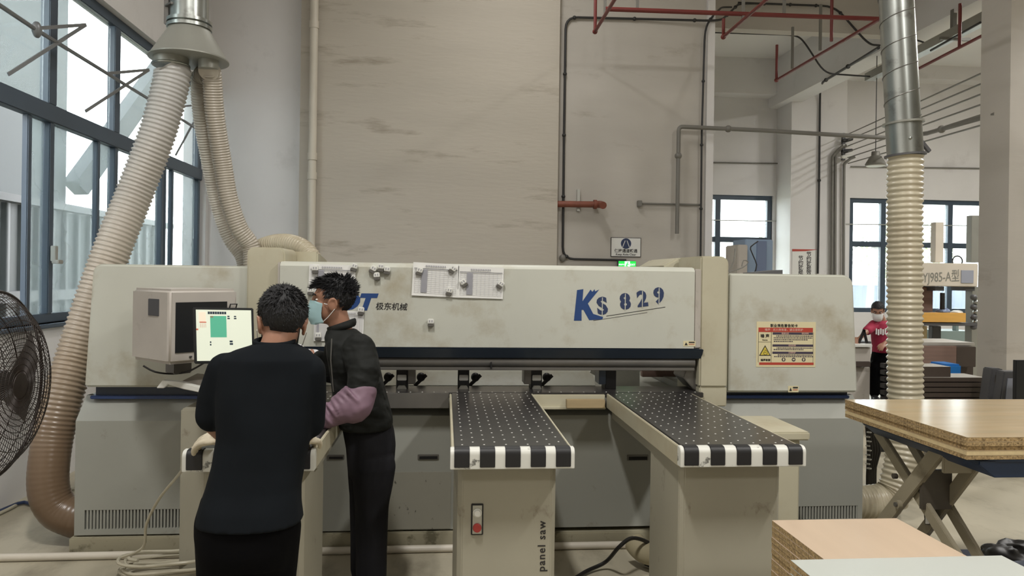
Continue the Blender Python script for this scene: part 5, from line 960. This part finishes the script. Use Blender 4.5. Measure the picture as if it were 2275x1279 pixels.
# ================================================================== PEOPLE
def axes(f, roll=0.0):
    f = Vector(f).normalized(); x = f.cross(Vector((0, 0, 1))).normalized(); z = x.cross(f)
    if roll: x, z = x * math.cos(roll) + z * math.sin(roll), z * math.cos(roll) - x * math.sin(roll)
    return Matrix(((x.x, f.x, z.x), (x.y, f.y, z.y), (x.z, f.z, z.z)))
def head(b, c, R):
    def e(p, r, rr=None, **k): b.ell(Vector(c) + R @ Vector(p), r, R if rr is None else R @ rr, **k)
    e((0, -0.012, 0.03), (0.076, 0.094, 0.09)); e((0, 0.022, -0.035), (0.063, 0.07, 0.082)); e((0, 0.055, -0.09), (0.032, 0.032, 0.026)); e((0, 0.02, -0.075), (0.052, 0.05, 0.035))
    e((0, 0.09, -0.022), (0.016, 0.02, 0.018), seg=12, rings=8); e((0, 0.084, 0.0), (0.01, 0.014, 0.03), seg=12, rings=8); e((0, 0.072, 0.028), (0.05, 0.02, 0.014)); e((0, 0.079, -0.058), (0.026, 0.014, 0.012), seg=12, rings=8)
    for s in (-1, 1):
        b.tube([Vector(c) + R @ Vector((s * (0.08 + 0.006 * math.sin(a)), -0.012 - 0.021 * math.cos(a), -0.012 + 0.03 * math.sin(a) - 0.004)) for a in [2 * PI * k / 14 for k in range(14)]], 0.0065, 6, closed=True); e((s * 0.078, -0.008, -0.016), (0.007, 0.018, 0.027), seg=10, rings=8)
        e((s * 0.045, 0.05, -0.03), (0.02, 0.025, 0.025), seg=12, rings=8)
def eyes(c, R, par):
    for s in (-1, 1):
        q = Vector(c) + R @ Vector((s * 0.032, 0.068, 0.004)); MB().ell(q, (0.0115, 0.009, 0.0062), R, seg=12, rings=8).build('eye', 'eyew', par); 
        w = MB(); w.ell(q + R @ Vector((0, 0.008, 0)), (0.0055, 0.004, 0.0055), R, seg=10, rings=6); w.build('iris', 'hair', par)
        w = MB(); w.tube([Vector(c) + R @ Vector((s * x, y, z)) for x, y, z in ((0.014, 0.09, 0.026), (0.032, 0.087, 0.032), (0.05, 0.074, 0.028))], 0.0042, 6); w.build('eyebrow', 'hair', par)
def hair(c, R, par, n=420, length=0.02, front=0.0, seed=1, low=-0.05):
    b = MB(); b.ell((0, -0.014, 0.032), (0.0835, 0.102, 0.098), seg=48, rings=32)
    def off(p):
        if p.y > 0.03 and p.z < 0.062 - 0.25 * max(0, abs(p.x) - 0.045): return True
        if p.z < low + (0.02 if abs(p.x) > 0.05 else 0): return True
        return abs(p.x) > 0.055 and p.z < 0.012 and p.y > -0.045
    bmesh.ops.delete(b.bm, geom=[v for v in b.bm.verts if off(v.co)], context='VERTS')
    fs = list(b.bm.faces); bmesh.ops.solidify(b.bm, geom=fs, thickness=0.008)
    rn = random.Random(seed); k = 0
    while k < n:
        d = Vector((rn.gauss(0, 1), rn.gauss(0, 1), rn.gauss(0, 1))).normalized(); p = Vector((d.x * 0.0825, d.y * 0.101 - 0.014, d.z * 0.097 + 0.032))
        if off(p + Vector((0, 0, -0.006))): continue
        k += 1; cr = Vector((0.0, -0.06, 0.12)); tg = p - cr; tg = tg - d * tg.dot(d); tg = tg.normalized() if tg.length > 1e-4 else Vector((0, 1, 0))
        top = min(1.0, max(0.0, (p.z - 0.0) / 0.07)); L = length * (0.35 + 0.65 * top) * rn.uniform(0.7, 1.2)
        dr = (tg + d * (0.22 + 0.35 * top) + Vector((rn.gauss(0, 0.22), rn.gauss(0, 0.22), rn.gauss(0, 0.15)))).normalized()
        if front and p.y > 0.035 and p.z > 0.06: L *= 1 + front; dr = (dr + Vector((0, 0.7, 0.1))).normalized()
        if front and p.y < -0.055 and p.z > 0.03: dr = (d * 0.8 + Vector((rn.gauss(0, 0.2), -0.3, rn.gauss(0.25, 0.3)))).normalized(); L *= 1.15
        o = dr.orthogonal().normalized() * 0.0048; q = dr.cross(o)
        vs = [b.bm.verts.new(p - d * 0.004 + o * math.cos(a) + q * math.sin(a)) for a in (0, 2.1, 4.2)]; tip = b.bm.verts.new(p + dr * L)
        for i in range(3): b.bm.faces.new((vs[i], vs[(i + 1) % 3], tip))
    me = b.mesh('hair'); me.transform(Matrix.Translation(Vector(c)) @ R.to_4x4()); return finish('hair', me, M['hair'], par, True, 50)
def facemask(c, R, par, m='mask'):
    b = MB(); nu, nv = 18, 12; G = []
    for layer in (0, 1):
        g = []
        for j in range(nv + 1):
            v = j / nv; z = 0.0 - 0.118 * v; row = []
            for i in range(nu + 1):
                a = math.radians(-80 + 160 * i / nu); bul = math.sin(PI * min(1, v * 1.0)) * 0.016 + 0.012 + 0.003 * (1 if j % 3 == 0 else 0); front = max(0, math.cos(a))
                zz = z - (0.012 if abs(a) > 0.9 else 0) * (1 - 2 * v) * (abs(a) - 0.9) * 2
                row.append(b.bm.verts.new(Vector((0.071 * math.sin(a) * (1 - 0.12 * v), 0.016 + (0.075 + bul) * front ** 0.75 - 0.03 * max(0, v - 0.7) * 1.0 - layer * 0.003, zz))))
            g.append(row)
        G.append(g)
    for l in (0, 1):
        for j in range(nv):
            for i in range(nu): q = (G[l][j][i], G[l][j][i + 1], G[l][j + 1][i + 1], G[l][j + 1][i]); b.bm.faces.new(q if l == 0 else q[::-1])
    for i in range(nu):
        for j in (0, nv): b.bm.faces.new((G[0][j][i], G[1][j][i], G[1][j][i + 1], G[0][j][i + 1]))
    for j in range(nv):
        for i in (0, nu): b.bm.faces.new((G[0][j][i], G[0][j + 1][i], G[1][j + 1][i], G[1][j][i]))
    me = b.mesh('face_mask'); me.transform(Matrix.Translation(Vector(c)) @ R.to_4x4()); o = finish('face_mask', me, M[m], par, True, 60)
    for s in (-1, 1):
        w = MB()
        for z0 in (-0.012, -0.1): w.tube([Vector(c) + R @ Vector(p) for p in ((s * 0.068, 0.03, z0), (s * 0.078, 0.008, z0 * 0.7 - 0.008), (s * 0.086, -0.024, 0.012 if z0 > -0.05 else -0.036))], 0.0018, 6)
        w.build('ear_loop', 'maskw', o)
    return o
def ring(u0, u1, v, Y, hy, n=28, p=2.4):
    a = P(u0, v, Y=Y); c = P(u1, v, Y=Y); m = (a + c) / 2; w = (c - a).length / 2; out = []
    for k in range(n):
        t = 2 * PI * k / n; ct, st = math.cos(t), math.sin(t); out.append(Vector((m.x + w * math.copysign(abs(ct) ** (2 / p), ct), m.y + hy * math.copysign(abs(st) ** (2 / p), st), m.z)))
    return out
def hand(b, wr, d, n, ts, curl=0.25, s=1.0, fat=1.0):
    wr = Vector(wr); d = Vector(d).normalized(); n = Vector(n); n = (n - d * n.dot(d)).normalized(); sd = d.cross(n).normalized() * ts
    Rm = Matrix(((d.x, sd.x, n.x), (d.y, sd.y, n.y), (d.z, sd.z, n.z)))
    b.ell(wr + d * 0.05 * s, (0.05 * s, 0.04 * s, 0.016 * s), Rm); b.limb([wr - d * 0.03 * s, wr + d * 0.03 * s], [0.027 * s, 0.026 * s], 12)
    for i, (L, r) in enumerate(((0.068, 0.0098), (0.078, 0.0102), (0.072, 0.0098), (0.056, 0.0088))):
        k = wr + d * (0.088 - 0.006 * abs(i - 1)) * s + sd * (1.5 - i) * 0.022 * s; b.limb([wr + d * 0.03 * s + sd * (1.5 - i) * 0.012 * s, k], [0.0125 * s, 0.0122 * s], 10)
        p = k; ang = 0.05; pts = [k]; spread = sd * (1.5 - i) * 0.14
        for q, f in enumerate((0.45, 0.32, 0.23)):
            ang += curl * (1, 1.3, 0.9)[q]; p = p + ((d + spread) * math.cos(ang) - n * math.sin(ang)).normalized() * L * f * s; pts.append(p)
        b.limb(pts, [r * q * s * fat for q in (1.12, 1.05, 1.0, 0.85)], 10, 0.01)
    k = wr + d * 0.025 * s + sd * 0.028 * s; p1 = k + (d * 0.55 + sd * 0.75 - n * 0.2).normalized() * 0.042 * s; p2 = p1 + (d * 0.85 + sd * 0.35 - n * 0.3).normalized() * 0.032 * s; p3 = p2 + (d * 0.95 + sd * 0.1 - n * 0.35).normalized() * 0.024 * s
    b.limb([k - sd * 0.01, p1, p2, p3], [0.014 * s, 0.0135 * s, 0.012 * s, 0.0095 * s], 10, 0.01)
def shoe(p, d, par, m):
    p = Vector(p); d = Vector(d).normalized(); R = axes(d); b = MB()
    b.ell(p + R @ Vector((0, 0.02, 0.045)), (0.045, 0.075, 0.045), R); b.ell(p + R @ Vector((0, 0.12, 0.035)), (0.048, 0.085, 0.034), R); b.ell(p + R @ Vector((0, -0.02, 0.07)), (0.045, 0.05, 0.05), R); b.remesh('shoe', m, par, 0.008, 4)
    b = MB(); T = Matrix.Translation(p) @ R.to_4x4(); b.prism([(0.045 * math.cos(a) * (1.05), 0.065 + 0.14 * math.sin(a)) for a in [2 * PI * k / 20 for k in range(20)]], 'z', 0.001, 0.018, T); b.build('sole', 'boxwhite' if m == 'shoe' else 'cable', par)
# ---- 1: man from behind, leaning on the left table
Y1 = 2.72
pr = thing('person', 'person in black T-shirt seen from behind, gloved hands on the left table', 'person', (P(570, 1150, Y=2.6).x, 2.58, 0))
hc = P(627, 714, Y=Y1 + 0.02); RH = axes((-0.3, 1, -0.12), -0.06)
b = MB(); head(b, hc, RH)
nb = P(612, 772, Y=2.69); b.limb([hc + RH @ Vector((0, -0.025, -0.04)), nb, nb - Vector((0.02, -0.01, 0.09))], [0.056, 0.056, 0.06])
b.limb([P(602, 815, Y=2.68), P(590, 950, Y=2.66), P(562, 1130, Y=2.6)], [0.075, 0.085, 0.09]); b.limb([P(515, 828, Y=2.68), P(682, 828, Y=2.68)], [0.036, 0.036])
wl_, wr_ = Vector((P(503, 968, Y=2.9).x, 2.9, 1.015)), Vector((P(668, 975, Y=2.9).x, 2.92, 1.005))
el, er = P(473, 935, Y=2.69), P(694, 940, Y=2.71)
b.limb([P(506, 828, Y=2.68), el], [0.036, 0.037]); b.limb([el, wl_], [0.041, 0.027]); b.limb([P(686, 828, Y=2.68), er], [0.036, 0.036]); b.limb([er, wr_], [0.04, 0.027])
kx = [(P(505, 1150, Y=2.58), Vector((P(505, 1320, Y=2.58).x, 2.56, 0.47)), Vector((P(505, 1320, Y=2.58).x - 0.01, 2.5, 0.09))), (P(600, 1150, Y=2.58), Vector((P(590, 1320, Y=2.58).x, 2.6, 0.47)), Vector((P(595, 1320, Y=2.58).x, 2.55, 0.09)))]
for a, k_, f in kx: b.limb([a, k_, f], [0.075, 0.052, 0.04])
b.remesh('body', 'skin', pr, 0.0062, 5)
hair(hc, RH, pr, 1500, 0.02, 0.0, 2, -0.045); facemask(hc, RH, pr, 'mask'); eyes(hc, RH, pr)
b = MB(); S = [(578, 648, 758, 2.69, 0.068), (556, 664, 767, 2.69, 0.085), (520, 688, 778, 2.69, 0.1), (492, 702, 795, 2.68, 0.11), (482, 705, 822, 2.68, 0.118), (481, 700, 870, 2.67, 0.125), (483, 696, 920, 2.66, 0.128), (484, 690, 970, 2.65, 0.128), (474, 677, 1030, 2.63, 0.128), (460, 668, 1080, 2.61, 0.132), (446, 668, 1120, 2.59, 0.14), (437, 673, 1157, 2.58, 0.146)]
b.rings([ring(*s) for s in S]); b.limb([P(502, 824, Y=2.68), P(480, 880, Y=2.68)], [0.066, 0.062], 18); b.limb([P(480, 880, Y=2.68), P(473, 922, Y=2.69)], [0.062, 0.06], 18); b.limb([P(685, 824, Y=2.68), P(690, 880, Y=2.69)], [0.062, 0.056], 18); b.limb([P(690, 880, Y=2.69), P(688, 940, Y=2.705)], [0.056, 0.054], 18)
b.remesh('t_shirt', 'shirtblack', pr, 0.0075, 7)
b = MB(); cpts = [nb + Vector((0.066 * math.cos(a) - 0.004, 0.062 * math.sin(a), 0.022 + 0.008 * math.sin(a))) for a in [2 * PI * k / 28 for k in range(28)]]; b.tube(cpts, 0.009, 8, closed=True); b.build('collar', 'shirtblack', pr)
b = MB(); b.rings([ring(*s) for s in ((452, 660, 1095, 2.6, 0.11), (436, 664, 1150, 2.58, 0.132), (436, 662, 1180, 2.58, 0.135), (440, 655, 1215, 2.57, 0.125), (444, 648, 1250, 2.57, 0.115))])
for i, (a, k_, f) in enumerate(kx): b.limb([a + Vector((0.0, 0, -0.03)), k_, f + Vector((0, 0, 0.02))], [0.105, 0.088, 0.078], 18)
b.remesh('trousers', 'trouserblack', pr, 0.009, 7)
for a, k_, f in kx: shoe((f.x, f.y - 0.0, 0), (0.05, 1, 0), pr, 'shoeb')
b = MB(); hand(b, wl_ + Vector((-0.012, 0.02, 0.0)), (-0.82, 0.35, -0.1), (0, -0.35, 1), 1, 0.36, 1.08, 1.22); b.remesh('glove', 'glove', pr, 0.0036, 2)
b = MB(); hand(b, wr_ + Vector((0.006, 0.015, 0.0)), (0.12, 0.98, -0.12), (0.45, 0, 1), -1, 0.3, 1.05, 1.2); b.remesh('glove', 'glove', pr, 0.0036, 3)
# ---- 2: masked man in profile
pr = thing('person', 'person in dark jacket and blue face mask, in profile by the left table', 'person', (P(826, 1290, Y=3.8).x, 3.8, 0))
hc = P(737, 668, Y=3.74); RH = axes((-1, -0.06, 0.03), 0.0)
b = MB(); head(b, hc, RH); nb = P(760, 738, Y=3.75)
b.limb([hc + RH @ Vector((0, -0.02, -0.05)), nb, P(772, 775, Y=3.75)], [0.056, 0.054, 0.06]); b.limb([P(780, 785, Y=3.75), P(800, 880, Y=3.78), P(822, 990, Y=3.8)], [0.08, 0.09, 0.1])
b.limb([P(785, 785, Y=3.6), P(775, 785, Y=3.9)], [0.04, 0.04])
nsh, fsh = P(797, 778, Y=3.53), P(752, 775, Y=3.95); ne = P(798, 885, Y=3.44); nw = Vector((P(722, 917, Y=3.4).x, 3.42, 0.985)); fe = P(738, 832, Y=4.0); fw = P(692, 786, Y=3.98)
b.limb([nsh, ne], [0.04, 0.04]); b.limb([ne, nw], [0.042, 0.028]); b.limb([fsh, fe], [0.04, 0.04]); b.limb([fe, fw], [0.04, 0.027])
ft = []
for (u, v, Y, du) in ((831, 1035, 3.72, 0), (818, 1035, 3.9, -14)):
    a = P(u, v, Y=Y); x = a.x; k_ = Vector((P(826 + du, 1130, Y=Y).x, Y, 0.5)); f = Vector((P(824 + du, 1280, Y=Y).x, Y + 0.02, 0.09)); ft.append((a, k_, f)); b.limb([a, k_, f], [0.078, 0.052, 0.04])
b.remesh('body', 'skin', pr, 0.0062, 5)
hair(hc, RH, pr, 1500, 0.03, 0.6, 5, -0.05); facemask(hc, RH, pr, 'mask'); eyes(hc, RH, pr)
b = MB(); S = [(728, 790, 730, 3.75, 0.075), (724, 802, 740, 3.75, 0.1), (722, 816, 750, 3.75, 0.15), (726, 830, 766, 3.75, 0.185), (728, 838, 786, 3.75, 0.2), (733, 843, 815, 3.75, 0.205), (738, 851, 850, 3.76, 0.2), (742, 862, 890, 3.77, 0.19), (748, 871, 922, 3.78, 0.182), (752, 873, 938, 3.78, 0.172), (756, 872, 948, 3.78, 0.168)]
b.rings([ring(*s) for s in S]); b.limb([nsh, P(808, 830, Y=3.47), ne], [0.082, 0.076, 0.068], 18); b.limb([fsh, fe, fw + Vector((0.02, 0, -0.005))], [0.075, 0.062, 0.048], 18)
b.remesh('jacket', 'jacket', pr, 0.008, 6)
b = MB(); cp = [nb + Vector((0.062 * math.cos(a) + 0.0, 0.072 * math.sin(a), 0.03 + 0.022 * math.cos(a))) for a in [2 * PI * k / 28 for k in range(28)]]; b.tube(cp, 0.02, 8, closed=True, e=0.4); b.build('collar', 'jacket', pr)
b = MB(); q = nb + Vector((-0.07, -0.055, -0.03)); b.ell(q, (0.006, 0.005, 0.006), seg=10, rings=6); b.build('collar_stud', 'alu', pr)
b = MB(); b.tube([P(737, 752, Y=3.56), P(735, 800, Y=3.545), P(741, 870, Y=3.56)], 0.003, 6); b.build('zip', 'rail', pr)
b = MB(); b.rings([ring(*s) for s in ((758, 868, 930, 3.79, 0.14), (764, 876, 960, 3.8, 0.16), (770, 879, 990, 3.8, 0.17), (773, 876, 1030, 3.8, 0.165), (776, 872, 1050, 3.8, 0.15))])
for a, k_, f in ft: b.limb([a, a.lerp(k_, 0.5), k_, k_.lerp(f, 0.5), f + Vector((0, 0, 0.0))], [0.108, 0.098, 0.084, 0.078, 0.076], 18)
b.remesh('trousers', 'trouser', pr, 0.008, 5)
for a, k_, f in ft: shoe((f.x, f.y, 0), (-1, -0.15, 0), pr, 'shoe')
b = MB(); R0 = [ne + Vector((0.015, -0.0, 0.03)), ne + Vector((-0.02, -0.01, -0.03)), ne.lerp(nw, 0.45) + Vector((0, -0.005, 0.0)), nw]; b.limb(R0, [0.066, 0.083, 0.072, 0.044], 24, 0.015)
rn = random.Random(9)
for k in range(7):
    f = 0.1 + k * 0.13; p = ne.lerp(nw, f) + Vector((0, -0.012, 0.012)); b.torus(p, 0.072 - 0.026 * f, 0.008, axes((nw - ne) + Vector((rn.uniform(-0.04, 0.04), rn.uniform(-0.05, 0.05), rn.uniform(-0.05, 0.05)))) @ Matrix.Rotation(PI / 2, 3, 'X'), 20, 6)
b.remesh('sleeve_cover', 'mauve', pr, 0.006, 4)
b = MB(); hand(b, nw + Vector((-0.015, 0, -0.005)), (-0.95, -0.2, -0.1), (0, -0.2, 1), -1, 0.2); b.remesh('glove', 'glovew', pr, 0.0036, 3)
b = MB(); hand(b, fw + Vector((-0.01, 0, 0.0)), (-0.9, -0.25, 0.1), (0.1, -0.6, 0.8), 1, 0.25); b.remesh('glove', 'glovew', pr, 0.0036, 3)
# ---- 3: man in red far behind
Yp = 9.75
pr = thing('person', 'person in crimson shirt and pale mask bending over the far bench', 'person', (P(1958, 880, Y=Yp).x, Yp, 0))
hc = P(1950, 690, Y=Yp - 0.08); RH = axes((-0.45, -0.8, -0.45), 0.0); b = MB(); head(b, hc, RH); nb = P(1958, 712, Y=Yp)
b.limb([hc + RH @ Vector((0, -0.03, -0.04)), nb, P(1959, 728, Y=Yp)], [0.056, 0.06, 0.09]); b.limb([P(1959, 732, Y=Yp), P(1959, 775, Y=Yp), P(1958, 812, Y=Yp)], [0.08, 0.085, 0.085])
s1, e1_, h1 = P(1942, 722, Y=Yp), P(1926, 735, Y=Yp - 0.18), P(1911, 750, Y=Yp - 0.3); s2, e2b, h2 = P(1976, 722, Y=Yp), P(1984, 752, Y=Yp - 0.12), P(1966, 762, Y=Yp - 0.28)
b.limb([s1, e1_, h1], [0.05, 0.042, 0.028]); b.limb([s2, e2b, h2], [0.05, 0.042, 0.028]); hand(b, h1, (-0.7, -0.4, -0.5), (0.3, -0.3, 0.8), 1, 0.3); hand(b, h2, (-0.7, -0.3, -0.4), (0.2, -0.3, 0.8), -1, 0.3)
ft = []
for du in (-8, 8): a = P(1956 + du, 815, Y=Yp); x = a.x; f = Vector((x - (0.02 if du < 0 else -0.02), Yp + 0.02, 0.09)); ft.append((a, Vector((x - 0.02, Yp - 0.02, 0.5)), f)); b.limb([a, ft[-1][1], f], [0.08, 0.055, 0.04])
b.remesh('body', 'skin', pr, 0.009, 4); hair(hc, RH, pr, 200, 0.02, 0.0, 8, -0.045); facemask(hc, RH, pr, 'maskw'); eyes(hc, RH, pr)
b = MB(); b.rings([ring(*s) for s in ((1946, 1971, 712, Yp, 0.08), (1940, 1978, 718, Yp, 0.11), (1937, 1981, 728, Yp, 0.125), (1939, 1980, 750, Yp, 0.13), (1942, 1978, 775, Yp, 0.13), (1941, 1978, 783, Yp, 0.13))]); b.limb([s1, s1.lerp(e1_, 0.95)], [0.075, 0.062]); b.limb([s2, s2.lerp(e2b, 0.9)], [0.075, 0.062]); b.remesh('shirt', 'redshirt', pr, 0.011, 4)
for k in range(5): q = P(1947 + k * 5, 735 + (k % 2) * 2, Y=Yp - 0.135); MB().box(q.x - 0.008, q.x + 0.008, q.y - 0.003, q.y + 0.01, q.z - 0.045, q.z + 0.035).build('shirt_print', 'maskw', pr)
b = MB(); b.rings([ring(*s) for s in ((1942, 1976, 778, Yp, 0.12), (1938, 1978, 800, Yp, 0.135), (1938, 1978, 825, Yp, 0.13))])
for a, k_, f in ft: b.limb([a, k_, f], [0.1, 0.082, 0.07], 16)
b.remesh('trousers', 'trouserblack', pr, 0.011, 4)
for a, k_, f in ft: shoe((f.x, f.y, 0), (-0.3, -1, 0), pr, 'shoeb')
